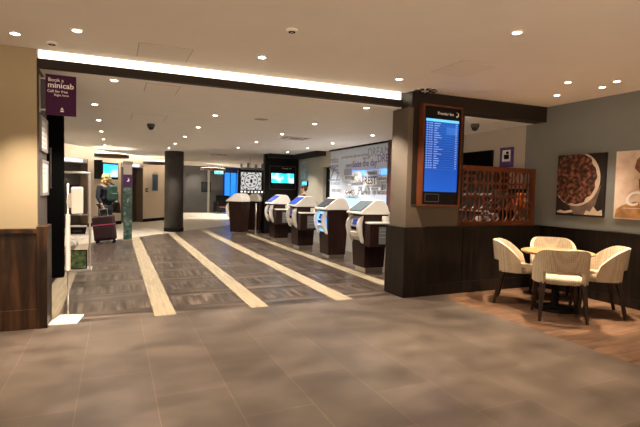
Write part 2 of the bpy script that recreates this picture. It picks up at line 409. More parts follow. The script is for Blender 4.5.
struct('wall_far', MB().box(8.5, 8.7, 16.6, 32, 0, 3.02), M_BACKW)
struct('wall_far', MB().box(MX+.2, 8.5, 16.6, 16.8, 0, 3.02), M_BACKW)

# ---------------------------------------------------------------- downlights
def light(name, kind, loc, energy, col, parent=None, **kw):
    ld = bpy.data.lights.new(name, kind); ld.energy = energy; ld.color = col
    for k, v in kw.items(): setattr(ld, k, v)
    o = bpy.data.objects.new(name, ld); COL.objects.link(o); o.location = loc
    if parent: o.parent = parent
    return o
WARM, NEUT = (1, .79, .57), (1, .88, .74)
def downlight(p, label, group, power, col, lens, ang=110, r=.037, aim=None):
    t = thing('downlight', label, 'light', p, 0, group)
    MB().ring((0, 0, 0), r+.012, r, -.008, .0, 20).build('trim_ring', M_TRIMW, t)
    MB().lathe([(.001, -.004), (r, -.004), (r, -.001), (.001, -.001)], 20).build('lens', lens, t)
    l = light('lamp', 'SPOT', (0, 0, -.03), power, col, t, spot_size=R_(ang), spot_blend=.7, shadow_soft_size=.02)
    if aim: l.rotation_euler = (Vector(aim)-Vector(p)).to_track_quat('-Z', 'Y').to_euler()
    return t
PW_N, PW_L = 120, 85
near = [((15, 33), 'recessed downlight nearest the top left corner, above the beige wall', 170, None, 60),
        ((77, 30), 'bright recessed downlight over the left end of the cove strip', 120, None, 100),
        ((262, 57), 'recessed downlight just in front of the middle of the cove strip', 120, None, 100),
        ((517, 32), 'large bright downlight alone on the ceiling at upper right', 230, None, 62),
        ((399, 79), 'recessed downlight just left of the round ceiling vent above the column', 120, None, 100)]
for p, lb, pw, aim, ang in near:
    q = at_z(*p, 2.8); q = at_z(*p, nz(q.x)); downlight(tuple(q+Vector((0, 0, -.001))), lb, 'downlights in the near ceiling', pw, WARM, M_LAMP, ang)
for p, lb, aim, pw in (((568, 82), 'leftmost of the four small downlights above the dining table', (5.15, 4.1, .7), 230), ((557, 95), 'lowest of the four small downlights, nearest the dark bulkhead', (5.25, 4.2, .5), 200),
                   ((602, 87), 'downlight nearest the right wall, below another in the cluster', (5.9, 4.4, .6), 60), ((617, 81), 'rightmost of the four small downlights above the picture wall', (5.6, 3.0, .2), 130)):
    q = at_z(*p, 2.85); q = at_z(*p, nz(q.x)); downlight(tuple(q+Vector((0, 0, -.001))), lb, 'downlights in the near ceiling', pw, WARM, M_LAMP, 58, .034, aim)
# the same room behind the viewer
for x, y in ((-2.6, 1.6), (.4, 1.8), (-2.2, -1), (1, -1), (4, -.8), (4.9, 1.6)):
    downlight((x, y, nz(x)-.001), 'recessed downlight in the ceiling behind the viewpoint', 'downlights behind the viewpoint', 130 if x < 2 else 45, WARM, M_LAMP, 80)
lob_pts = [((-.28, 7.44), 'second'), ((-.28, 9.2), 'third'), ((-.28, 11.0), 'fourth'), ((-.26, 12.82), 'fifth'), ((-.25, 14.65), 'farthest')]
ordn = ['nearest', 'second', 'third', 'fourth', 'farthest']
def lab(i, n, rowname): return '%s lobby ceiling downlight in the row %s' % (('nearest', 'second nearest', 'third nearest', 'fourth nearest', 'fifth nearest', 'sixth nearest')[i] if i < n-1 else 'farthest', rowname)
rows = [('over the left floor stripe', -.27, [5.64, 7.44, 9.19, 11, 12.82, 14.65]), ('over the middle floor stripe', 1.47, [7.46, 9.08, 10.94, 12.81, 14.4]),
        ('over the stripe beside the kiosks', 3.2, [5.6, 7.41, 9.13, 11.03, 12.88]), ('in front of the word mural', 4.85, [6.5, 8.2, 10.1, 11.7, 13.3])]  # farthest lamp of the mural row added to brighten the wall behind the staff
for rn, x, ys in rows:
    for i, y in enumerate(ys):
        xx = -.01 if (x < 0 and i == 0) else x
        downlight((xx, y, LZ-.001), lab(i, len(ys), rn), 'downlights in the lobby ceiling', PW_L, NEUT, M_LAMPN)
for i, (x, y) in enumerate(((.3, 16.0), (2.2, 18.5), (4.3, 20.5), (5.2, 24), (-1.5, 14.0), (7, 23))):
    downlight((x, y, 3.019 if i not in (2,) else 3.019), 'recessed downlight in the raised lift lobby ceiling', 'downlights of the lift lobby', 650, NEUT, M_LAMPN)
# cove around the raised lift lobby ceiling
b = MB(); cv = [(6.4, 25.2), (2.9, 20.9), (1.3, 19.6), (-.16, 17.3), (-1.3, 14.9), (-3.5, 12)]
b.tube([(x-.05, y-.12, LZ+.1) for x, y in cv], .018); b.build('cove_light', mat('cove_led', (1, 1, 1), .5, emit=(1, .9, .76), es=26))
tag(bpy.data.objects['cove_light.001'], 'hidden light strip on the ledge of the raised lift lobby ceiling', 'light')

# ceiling fittings
def hatch(pts, z, m, label):
    b = MB(); ps = [at_z(*p, z(0) if callable(z) else z) for p in pts]
    if callable(z): ps = [at_z(*p, z(q.x)) for p, q in zip(pts, ps)]
    t = thing('access_hatch', label, 'hatch', tuple(ps[0]))
    o = ps[0]; c = sum((p-o for p in ps), Vector())/4
    up = Vector((0, 0, .001)); dn = Vector((0, 0, -.002))
    MB().loft([[p-o+dn*.8 for p in ps], [p-o+up for p in ps]]).build('frame_gap', M_GAP, t)
    inn = [c+(p-o-c)*.97 for p in ps]
    MB().loft([[p+dn*2 for p in inn], [p+up for p in inn]]).build('panel', m, t)
def rect(x0, x1, y0, y1): return [(x0, y0), (x1, y0), (x1, y1), (x0, y1)]
def hatch_w(x0, x1, y0, y1, z, m, label):
    t = thing('access_hatch', label, 'hatch', ((x0+x1)/2, (y0+y1)/2, z(x0) if callable(z) else z))
    z0 = t.location.z; zz = (lambda x: z(x)-z0) if callable(z) else (lambda x: 0)
    hx, hy = (x1-x0)/2, (y1-y0)/2; cx = (x0+x1)/2
    def plate(g, d): 
        q = [(-hx+g, -hy+g), (hx-g, -hy+g), (hx-g, hy-g), (-hx+g, hy-g)]
        return MB().loft([[(a, c, zz(cx+a)-d) for a, c in q], [(a, c, zz(cx+a)) for a, c in q]])
    plate(0, .0015).build('frame_gap', M_GAP, t); plate(.008, .003).build('panel', m, t)
hatch_w(.2, .7, 4.65, 5.15, nz, M_HATCH, 'square ceiling access hatch in front of the left half of the cove strip')
hatch_w(3.28, 3.75, 3.75, 4.3, nz, M_HATCH, 'square ceiling access hatch near the round vent above the column')
hatch_w(.25, .8, 8.0, 8.8, LZ, M_CEIL2, 'square access hatch in the lobby ceiling beside the dome camera')
hatch_w(.32, .7, 5.6, 6.1, LZ, M_CEIL2, 'small access hatch in the lobby ceiling just behind the beam')
q = at_z(425, 90.5, nz(3.7))
t = thing('ceiling_vent', 'round black swirl ceiling vent above the column screen', 'vent', (q.x, q.y, nz(q.x)-.004))
MB().lathe([(.001, -.006), (.17, -.006), (.18, 0), (.001, 0)], 32).build('plate', M_TRIMW, t)
for k in range(10): MB().prism([(.05, -.012), (.165, -.03), (.17, .03), (.06, .012)], 'z', -.0095, -.006).build('vane', M_BLACKM, t).rotation_euler = (0, 0, 2*PI*k/10)
def dome(p, z, label):
    q = at_z(*p, z); t = thing('dome_camera', label, 'camera', (q.x, q.y, z))
    MB().lathe([(.07, 0), (.07, -.05), (.06, -.06), (.001, -.06)], 20).build('housing', M_CHAR, t)
    MB().sphere((0, 0, -.06), .055).build('dome', M_GLASSD, t, smooth=True)
dome((151, 124), LZ, 'black dome security camera under the lobby ceiling left of centre')
dome((475, 124), LZ, 'black dome security camera above the fretwork screen')
for p, lb in (((52, 41), 'small round air valve beside the top left downlights'), ((292, 31), 'small smoke sensor on the near ceiling above the cove strip')):
    q = at_z(*p, 2.8); t = thing('smoke_sensor', lb, 'sensor', (q.x, q.y, nz(q.x)))
    MB().lathe([(.05, 0), (.05, -.012), (.03, -.02), (.001, -.02)]).build('body', M_TRIMW, t); MB().ring((0, 0, -.02), .03, .015, -.003, 0).build('slot', M_BLACKM, t)
for (x, y, s), lb in (((2.23, 7.43, .12), 'dark round grille in the lobby ceiling over the middle of the floor'),):
    t = thing('speaker_grille', lb, 'speaker', (x, y, LZ)); MB().lathe([(s, 0), (s, -.006), (.001, -.008)]).build('grille', mat('grille_grey', (.3, .27, .24), .6), t); MB().ring((0, 0, 0), s+.012, s, -.007, 0).build('rim', M_TRIMW, t)
for (x, y), lb in (((3.7, 9.67), 'square air diffuser in the lobby ceiling near the kiosks'), ((3.3, 16.0), 'square air diffuser in the far part of the lobby ceiling'), ((.1, 16.0), 'x')):
    if lb == 'x': continue
    t = thing('air_diffuser', lb, 'vent', (x, y, LZ))
    for k in range(4):
        a = .3-k*.07; f = MB(); 
        for s in (-1, 1): f.box(s*a-.015, s*a+.015, -a, a, -.012, 0); f.box(-a, a, s*a-.015, s*a+.015, -.012, 0)
        f.build('louvre', M_TRIMW if k % 2 == 0 else M_GAP, t)
    MB().box(-.3, .3, -.3, .3, -.004, 0).build('backing', mat('blueish_grille', (.16, .17, .2), .5), t)
# ring pendants
for p, lb in (((112, 154), 'bronze ring pendant hanging near the wall television'), ((157, 161.5), 'bronze ring pendant half hidden left of the round column'), ((213, 168), 'bronze ring pendant at the far back above the exit sign')):
    q = at_z(*p, 2.45); q.z = 2.4; rr = .5 if p[0] < 200 else .6
    t = thing('ring_pendant', lb, 'lamp', (q.x, q.y, 2.39), 0, 'ring pendants of the lift lobby')
    MB().ring((0, 0, 0), rr, rr-.1, -.05, .05, 48).build('ring', M_BRONZE, t, .004)
    MB().ring((0, 0, .05), rr-.02, rr-.08, 0, .006, 48).build('light_band', mat('ring_glow', (1, 1, 1), .4, emit=(1, .85, .65), es=6), t)
    for k in range(3):
        a = 2*PI*k/3; MB().cyl((math.cos(a)*(rr-.05), math.sin(a)*(rr-.05), .05), (math.cos(a)*.1, math.sin(a)*.1, .62), .004, n=6).build('wire', M_STEEL, t)

# ------------------------------------------------------------- round column
t = thing('round_column', 'thick dark grey round column standing in the lobby', 'column', (1.78, 15.72, 0)); t['kind'] = 'structure'
MB().lathe([(.3, .12), (.3, LZ)], 40).build('shaft', M_CHAR, t, smooth=False)
MB().lathe([(.315, 0), (.315, .12)], 40).build('base_ring', M_BLACKM, t)
for c in t.children:
    for p in c.data.polygons: p.use_smooth = abs(p.normal.z) < .5

# ------------------------------------------------------- table and chairs
TX, TY = 5.2, 4.06
t = thing('dining_table', 'small round oak topped table between the four chairs', 'table', (TX, TY, 0))
MB().lathe([(.001, .72), (.41, .72), (.43, .728), (.43, .745), (.422, .75), (.001, .75)], 48).build('tabletop', M_OAK, t)
MB().lathe([(.001, .03), (.05, .03), (.045, .1), (.04, .66), (.12, .7), (.12, .72), (.001, .72)], 24).build('pedestal', M_BLACKM, t)
MB().lathe([(.001, 0), (.26, 0), (.26, .012), (.22, .025), (.06, .04), (.001, .04)], 40).build('base', M_BLACKM, t)
def make_chair():
    t = thing('tub_chair', 'x', 'chair')
    # local: faces +Y, back at -Y
    b = MB(); n = 24
    rings = []
    def sup(rx, ry, z, k=2.8):
        out = []
        for i in range(n*2):
            a = 2*PI*i/(n*2); c, s = math.cos(a), math.sin(a)
            out.append((rx*math.copysign(abs(c)**(2/k), c), ry*math.copysign(abs(s)**(2/k), s)+.01, z))
        return out
    b.loft([sup(.2, .19, .42), sup(.245, .24, .428), sup(.255, .25, .455), sup(.25, .245, .49), sup(.22, .215, .51), sup(.12, .12, .517)])
    b.build('seat', M_FAB, t, smooth=True)
    # wrap-round back: grid over angle a (0 = rear) and height
    bm = bmesh.new(); na, nv = 40, 11; amax = R_(97); grid = []
    def pos(a, v):
        aa = abs(a)
        t1 = max(0, min(1, (aa-R_(30))/(amax-R_(30)))); t1 = 1-math.sqrt(max(0, 1-t1**1.75))
        top = .845 - .33*t1
        bot = .435
        z = bot+(top-bot)*v
        lean = 1+.17*(z-.4)/.4*max(.0, math.cos(a*.75))
        k = 2.5; c, s = math.sin(a), -math.cos(a)
        x = .272*math.copysign(abs(c)**(2/k), c); y = .275*math.copysign(abs(s)**(2/k), s)
        return Vector((x*(1+.05*(z-.4)/.4), y*lean+.01, z))
    vs = [[bm.verts.new(pos(-amax+2*amax*i/na, j/nv)) for j in range(nv+1)] for i in range(na+1)]
    for i in range(na):
        am = abs(-amax+2*amax*(i+.5)/na)
        for j in range(nv):
            if am < R_(44) and 1 <= j <= 3: continue
            if am < R_(44) and j < 1: continue
            bm.faces.new((vs[i][j], vs[i+1][j], vs[i+1][j+1], vs[i][j+1]))
    bmesh.ops.delete(bm, geom=[v for v in bm.verts if not v.link_faces], context='VERTS')
    bmesh.ops.recalc_face_normals(bm, faces=bm.faces)
    me = bpy.data.meshes.new('backrest'); bm.to_mesh(me); bm.free(); me.materials.append(M_FAB)
    for p in me.polygons: p.use_smooth = True
    o = bpy.data.objects.new('backrest', me); COL.objects.link(o); o.parent = t
    so = o.modifiers.new('s', 'SOLIDIFY'); so.thickness = .045; so.offset = 0
    bv = o.modifiers.new('b', 'BEVEL'); bv.width = .018; bv.segments = 3; bv.limit_method = 'ANGLE'; bv.angle_limit = R_(50)
    for sx in (-1, 1):
        for sy in (-1, 1):
            x0, y0, x1, y1 = sx*.215, sy*.19+.01, sx*.25, sy*(.235 if sy > 0 else .27)
            MB().loft([[(x0+dx*.03, y0+dy*.027, .45) for dx, dy in ((-1, -1), (1, -1), (1, 1), (-1, 1))], [(x1+dx*.015, y1+dy*.017, 0) for dx, dy in ((-1, -1), (1, -1), (1, 1), (-1, 1))]]).build('leg', M_WALNUT, t, .004)
    return t
proto = make_chair()
cl_ = [('cream patterned tub chair nearest the camera, its back turned to us', -.32, -.30, R_(-40)), ('cream patterned tub chair left of the table, nearest the column', -.17, .45, R_(-142)),
       ('cream patterned tub chair behind the table, against the low wall', .54, .48, R_(138)), ('cream patterned tub chair right of the table, under the pictures', .34, -.31, R_(47))]
for i, (lb, dx, dy, rz) in enumerate(cl_):
    o = proto if i == 0 else copy_tree(proto)
    o.location = (TX+dx, TY+dy, 0); o.rotation_euler = (0, 0, rz); tag(o, lb, 'chair', 'tub chairs round the dining table')

# ---------------------------------------------------------------- pictures
PX = WX-.036
c00, c10, c11, c01 = [at_x(*p, PX) for p in ((558, 155), (605.5, 153), (604, 217.5), (556, 215))]
ya, yb, z0, z1 = (c00.y+c01.y)/2, (c10.y+c11.y)/2, (c11.z+c01.z)/2, (c00.z+c10.z)/2
t = thing('canvas_picture', 'canvas picture of a white cup heaped with crumbly brown coffee', 'picture', (WX-.001, (ya+yb)/2, z0))
W, Hh = (ya-yb), z1-z0
M_CANV = mat('canvas_dark', (.011, .006, .005), .7, var=.5, scale=9)
MB().box(-.035, 0, -W/2, W/2, 0, Hh).build('canvas', M_CANV, t)
# picture plane: u runs from the left edge, v from the bottom
def uv(pts): return [(max(-W/2+.002, min(W/2-.002, W/2-u*W)), max(.002, min(Hh-.002, v*Hh))) for u, v in pts]
def ell(cy, cz, ry, rz, n=48, a0=0, a1=2*PI): return [(cy+ry*math.cos(a0+(a1-a0)*i/n), cz+rz*math.sin(a0+(a1-a0)*i/n)) for i in range(n)]
M_POWD = mat_speckle('ground_coffee', [(.36, (.008, .0025, .0015)), (.5, (.075, .022, .012)), (.66, (.3, .115, .06))], 19)
M_CUP = mat('cup_white', (.6, .5, .4), .5, var=.15, scale=7)
MB().prism(uv([(.3, .16), (.66, .2), (.93, .5), (.84, .2), (.74, .03), (.4, .03)]), 'x', -.037, -.034).build('printed_cup', mat('cup_shade', (.16, .11, .085), .6, var=.4, scale=8), t)
MB().prism(uv(ell(.42, .60, .49, .44)), 'x', -.039, -.034).build('printed_rim', M_CUP, t)
heap = []
for i in range(60):
    a = 2*PI*i/60; k = 1+.03*math.sin(a*9)+.025*math.sin(a*17+1); heap.append((.375+.465*k*math.cos(a), .61+.42*k*math.sin(a)))
MB().prism(uv(heap), 'x', -.041, -.034).build('printed_coffee', M_POWD, t)
MB().prism(uv([(.62, .03), (.98, .03), (.97, .12), (.88, .09), (.8, .17), (.74, .08), (.66, .1)]), 'x', -.0385, -.034).build('printed_cloth', M_CUP, t)
MB().prism(uv([(.02, .06), (.1, .09), (.2, .07), (.35, .1), (.38, .06), (.2, .035), (.05, .04)]), 'x', -.0385, -.034).build('printed_cloth', M_CUP, t)
d00, d01 = at_x(616, 151, PX), at_x(614, 217.5, PX)
W = .9; y0 = (d00.y+d01.y)/2
t = thing('canvas_picture', 'pale canvas picture with a biscuit and white script lettering, cut off by the right edge', 'picture', (WX-.001, y0-W/2, z0))
M_PEACH = mat_speckle('cream_print', [(.3, (.5, .33, .25)), (.5, (.74, .6, .5)), (.7, (.8, .7, .62))], 3.5, .7, detail=3)
MB().box(-.035, 0, -W/2, W/2, 0, Hh).build('canvas', M_PEACH, t)
MB().prism(uv([(.02, .02), (.04, .14), (.12, .2), (.3, .26), (.6, .27), (.98, .2), (.98, .02)]), 'x', -.038, -.034).build('printed_crumb', mat('toast_print', (.4, .22, .09), .7, var=.45, scale=9), t)
MB().prism(uv([(.28, .74), (.3, .86), (.4, .96), (.7, .98), (.98, .9), (.98, .66), (.6, .6), (.36, .66)]), 'x', -.038, -.034).build('printed_biscuit', mat('biscuit_print', (.22, .085, .045), .7, var=.5, scale=14), t)
MB().prism(uv([(.34, .58), (.4, .62), (.55, .55), (.6, .36), (.44, .34), (.36, .44)]), 'x', -.0385, -.034).build('printed_biscuit', MATS['biscuit_print'], t)
cf = text('Coffee', .27, t, (-.041, W/2-.15, .26*Hh+.03), FX, M_LETTER, ax='LEFT', bold=.012)
cf.data.transform(Matrix(((1, .3, 0, 0), (0, 1, 0, 0), (0, 0, 1, 0), (0, 0, 0, 1))))
MB().box(-.04, -.034, -.4, W/2-.13, .16*Hh, .166*Hh).build('printed_rule', M_LETTER, t)

# ----------------------------------------------------- information screen
sy = 5.085
TL, TR, BR_, BL = [at_y(*p, sy) for p in ((424, 104), (463, 107), (460, 206.5), (421, 206))]
x0, x1 = (TL.x+BL.x)/2, (TR.x+BR_.x)/2; zt_, zb = (TL.z+TR.z)/2, (BL.z+BR_.z)/2
t = thing('information_screen', 'tall wood framed information screen glowing blue on the column', 'screen', ((x0+x1)/2, 5.194, zb))
w, h = x1-x0, zt_-zb; dep = 5.194-sy
MB().box(-w/2+.02, w/2-.02, -dep+.02, 0, .02, h-.02).build('housing', M_BLACK, t)
f = MB(); f.box(-w/2, -w/2+.022, -dep, 0, 0, h); f.box(w/2-.022, w/2, -dep, 0, 0, h); f.box(-w/2+.022, w/2-.022, -dep, 0, 0, .022); f.box(-w/2+.022, w/2-.022, -dep, 0, h-.022, h)
f.build('frame', M_CHERRY, t, .002)
yp = -dep+.018
dz0, dz1 = .2, h-.19; dx = w/2-.055
def mat_screen():
    m, nt, b = new_mat('blue_display'); v = objcoord(nt)
    sp = nt.nodes.new('ShaderNodeSeparateXYZ'); nt.links.new(v, sp.inputs[0])
    c = ramp(nt, math_node(nt, 'DIVIDE', sp.outputs[2], h), [(.14, (.004, .055, .3)), (.5, (.003, .035, .2)), (.9, (.004, .06, .26))])
    nt.links.new(c, b.inputs['Emission Color']); b.inputs['Emission Strength'].default_value = .85
    b.inputs['Base Color'].default_value = (.01, .02, .05, 1); b.inputs['Roughness'].default_value = .2; return m
MB().box(-dx, dx, yp-.002, yp+.001, dz0, dz1).build('display', mat_screen(), t)
M_ROW = mat('row_glow', (.3, .4, .6), .4, emit=(.2, .36, .8), es=.28); M_HDR = mat('header_glow', (.2, .6, .8), .4, emit=(.06, .4, .8), es=.55)
MB().box(-dx, dx, yp-.004, yp, dz1-.035, dz1).build('header_bar', M_HDR, t)
lb_ = MB(); nrow = 20; rz0 = dz0+.33
for k in range(nrow):
    z = rz0+(dz1-.06-rz0)*k/(nrow-1); rb = MB()
    for a, c in ((.02, .06), (.09, .13), (.15, .19+.02*random.random()), (.25, .32+.2*random.random()), (.9, .96)):
        rb.box(-dx+a*2*dx, -dx+c*2*dx, yp-.0035, yp, z-.005, z+.005)
    lb_.box(-dx+.01, dx-.01, yp-.003, yp, z-.02, z-.0185)
    rb.build('listing_row', M_ROW, t)
lb_.build('listing_rule', mat('rule_glow', (.1, .2, .5), .4, emit=(.05, .15, .6), es=.4), t)
MB().box(-dx+.62*dx*2, dx-.02, yp-.003, yp, dz1-.2, dz1-.1).build('listing_block', mat('block_glow', (.05, .2, .6), .4, emit=(.008, .08, .36), es=.5), t)
f = MB(); a0, a1, c0, c1 = -dx+.02, -dx+.26, .06, .17
f.box(a0, a1, yp-.002, yp, c0, c0+.006); f.box(a0, a1, yp-.002, yp, c1-.006, c1); f.box(a0, a0+.006, yp-.002, yp, c0, c1); f.box(a1-.006, a1, yp-.002, yp, c0, c1)
f.build('card_outline', mat('grey_line', (.12, .12, .13), .5), t)
text('Premier Inn', .058, t, (.045, yp-.004, h-.11), FY, M_LETTER)
mp = [(.245+.03*math.cos(a), h-.108+.034*math.sin(a)) for a in [R_(-120+i*15) for i in range(17)]] + [(.237+.024*math.cos(a), h-.1+.026*math.sin(a)) for a in [R_(120-i*15) for i in range(17)]]
MB().prism(mp, 'y', yp-.004, yp).build('moon_emblem', M_LETTER, t)

# --------------------------------------------------------- fretwork screen
fx0, fx1, fz0, fz1 = 4.57, 6.16, .985, 1.885
t = thing('fretwork_screen', 'cherry wood fretwork screen of pierced ovals standing on the low wall', 'screen', ((fx0+fx1)/2, 5.3, fz0))
w, h = fx1-fx0, fz1-fz0
f = MB(); f.box(-w/2, w/2, -.035, .035, 0, .06); f.box(-w/2, w/2, -.035, .035, h-.06, h); f.box(-w/2, -w/2+.05, -.035, .035, .06, h-.06); f.box(w/2-.06, w/2, -.035, .035, .06, h-.06)
f.build('frame', M_CHERRY, t, .003)
f = MB(); nc, nr = 9, 4; iw, ih = w-.11, h-.12; cw, ch = iw/nc, ih/nr
def holed(cx, cz, hx, hz, rx, rz, n=24):      # rectangular plate pierced by an oval
    def rect_pt(a):
        c, s_ = math.cos(a), math.sin(a); k = min(hx/abs(c) if abs(c) > 1e-6 else 9, hz/abs(s_) if abs(s_) > 1e-6 else 9); return cx+c*k, cz+s_*k
    ca = math.atan2(hz, hx); an = sorted([2*PI*i/n for i in range(n)]+[ca, PI-ca, PI+ca, 2*PI-ca])
    O = lambda y: [(rect_pt(a)[0], y, rect_pt(a)[1]) for a in an]; I = lambda y: [(cx+rx*math.cos(a), y, cz+rz*math.sin(a)) for a in an]
    f.loft([O(-.012), I(-.012), I(.012), O(.012), O(-.012)], cap=False)
for i in range(nc):
    for j in range(nr):
        cx = -w/2+.05+cw*(i+.5); cz = .06+ch*(j+.5)
        if (i*2+j*3) % 5 in (0, 2, 3):
            holed(cx, cz, cw/2, ch/2, cw*.485, ch*.492)
            f.box(cx-.006, cx+.006, -.01, .01, cz-ch*.48, cz+ch*.48)
        else:
            for s_ in (-1, 1): holed(cx, cz+s_*ch*.25, cw/2, ch/4, cw*.45, ch*.235)
            f.box(cx-.004, cx+.004, -.009, .009, cz-ch*.46, cz+ch*.46)
f.build('fretwork', M_CHERRY, t)
# things behind the fretwork
t = thing('back_counter', 'dark counter standing behind the low wall and fretwork screen', 'counter', (5.35, 5.75, 0))
MB().box(-.85, .88, -.28, .12, 0, .9).build('carcass', M_DARKB, t); MB().box(-.87, .9, -.3, .14, .9, .94).build('worktop', M_BLACK, t)
t = thing('wall_television', 'black switched off television on the wall above the fretwork screen', 'television', (WX-.001, 6.72, 2.05))
p0 = at_x(461, 170, WX-.05); p1 = at_x(492, 150, WX-.05)
hw = (p0.y-p1.y)/2; t.location = (WX-.001, (p0.y+p1.y)/2, 1.92)
MB().box(-.05, 0, -hw, hw, 0, p1.z-1.92).build('case', M_BLACKM, t, .004); MB().box(-.053, -.05, -hw+.02, hw-.02, .02, p1.z-1.94).build('panel', M_DEAD, t)
p0, p1 = at_x(500, 148, WX-.02), at_x(512.5, 167, WX-.02)
t = thing('wall_sign', 'violet wall sign with a white pictogram beside the black television', 'sign', (WX-.001, (p0.y+p1.y)/2, p1.z))
hw, hh = (p0.y-p1.y)/2, p0.z-p1.z
MB().box(-.015, 0, -hw, hw, 0, hh).build('board', M_VIOLET, t)
f = MB(); g = hw*.6; zc = hh*.58; gz = .1
f.box(-.018, -.015, -g, g, zc-gz, zc-gz+.02); f.box(-.018, -.015, -g, g, zc+gz-.02, zc+gz); f.box(-.018, -.015, -g, -g+.025, zc-gz, zc+gz); f.box(-.018, -.015, g-.025, g, zc-gz, zc+gz); f.build('pictogram_border', M_LETTER, t)
MB().box(-.0165, -.015, -g, g, zc-gz, zc+gz).build('pictogram_field', M_LETTER, t)
f = MB(); f.prism([(-.06, zc-.06), (.05, zc-.06), (.06, zc+.02), (-.06, zc+.02)], 'x', -.018, -.015); f.prism(ell(-.02, zc+.05, .035, .025, 16), 'x', -.018, -.015); f.build('pictogram', M_BLACKM, t)
t = thing('added_dark_unit', 'added dark shelf unit that darkens the openings of the fretwork screen', 'shelf', (WX-.001, 6.55, 0))  # dark unit added to darken what shows through the fretwork openings
MB().box(-.3, 0, -.62, .75, 0, 1.89).build('carcass', M_DARKB, t)
for z in (1.15, 1.45): MB().box(-.36, -.3, -.6, .73, z, z+.03).build('shelf', mat('shelf_grey', (.2, .19, .18), .5), t)
snack = [('orange', (.85, .17, .02)), ('yellow', (.85, .5, .03)), ('white', (.6, .58, .55)), ('grey', (.25, .25, .26)), ('red', (.35, .05, .03)), ('black', (.03, .03, .03))]
def packet(px, z0, px2, zt, colname, y, lb):
    c = dict(snack)[colname]; a, c_ = at_y(px, 200, y).x, at_y(px2, 200, y).x
    t = thing('snack_packet', lb, 'packet', ((a+c_)/2, y, z0), 0, 'packets behind the fretwork screen')
    hw = (c_-a)/2; h = zt-z0
    MB().loft([[(-hw, -.03, 0), (hw, -.03, 0), (hw, .03, 0), (-hw, .03, 0)], [(-hw*.96, -.05, h*.5), (hw*.96, -.05, h*.5), (hw*.96, .05, h*.5), (-hw*.96, .05, h*.5)], [(-hw, -.006, h), (hw, -.006, h), (hw, .006, h), (-hw, .006, h)]]).build('bag', mat('packet_'+colname, c, .35), t)
    MB().box(-hw*.5, hw*.5, -.053, -.04, h*.4, h*.6).build('print_panel', mat('packet_print', (.8, .76, .7), .5), t)
ys = 5.6
rk = thing('display_rack', 'small dark two tier snack rack behind the right end of the fretwork', 'rack', (5.95, 5.6, .94))
f = MB(); f.box(-.3, .3, -.08, .1, 0, .02); f.build('shelf', M_BLACKM, rk); MB().box(-.3, .3, .0, .1, .26, .275).build('shelf', M_BLACKM, rk); MB().box(-.3, .3, .1, .12, 0, .6).build('back_panel', M_DARKB, rk); MB().box(-.28, .28, -.06, -.04, .6, .612).build('added_glow_strip', mat('rack_added_glow', (1, .9, .7), .5, emit=(1, .85, .6), es=6), rk); MB().box(-.3, .3, -.085, -.07, .56, .625).build('front_lip', M_BLACKM, rk); MB().box(-.3, .3, -.08, .12, .612, .625).build('canopy', M_BLACKM, rk)  # glow strip added to brighten the packets, with a lip hiding it
packet(517.5, 1.215, 528, 1.5, 'orange', 5.59, 'orange snack packet on the upper tier behind the fretwork'); packet(520, .96, 527, 1.16, 'yellow', 5.59, 'yellow snack packet on the lower tier behind the fretwork')
packet(510, .96, 518, 1.12, 'black', 5.59, 'black snack packet beside the yellow one behind the fretwork'); packet(511, 1.215, 516.5, 1.4, 'red', 5.59, 'red snack packet left of the orange one behind the fretwork')
for px, px2, h, c, lb in ((478, 485, .17, 'white', 'white carton standing at left on the counter behind the fretwork'), (487, 491, .2, 'grey', 'grey carton at the middle of the counter behind the fretwork'), (491.5, 496, .22, 'white', 'wide white carton right of the grey one behind the fretwork')):
    y = 5.6; a, c_ = at_y(px, 200, y).x, at_y(px2, 200, y).x
    t = thing('carton', lb, 'carton', ((a+c_)/2, y, .94), 0, 'cartons behind the fretwork screen'); hw = (c_-a)/2
    MB().box(-hw, hw, -.05, .05, 0, h).build('box', mat('packet_'+c, dict(snack)[c], .5), t, .003); MB().box(-hw*.7, hw*.7, -.052, -.05, h*.35, h*.7).build('print_panel', mat('packet_dark', (.05, .05, .06), .5), t)

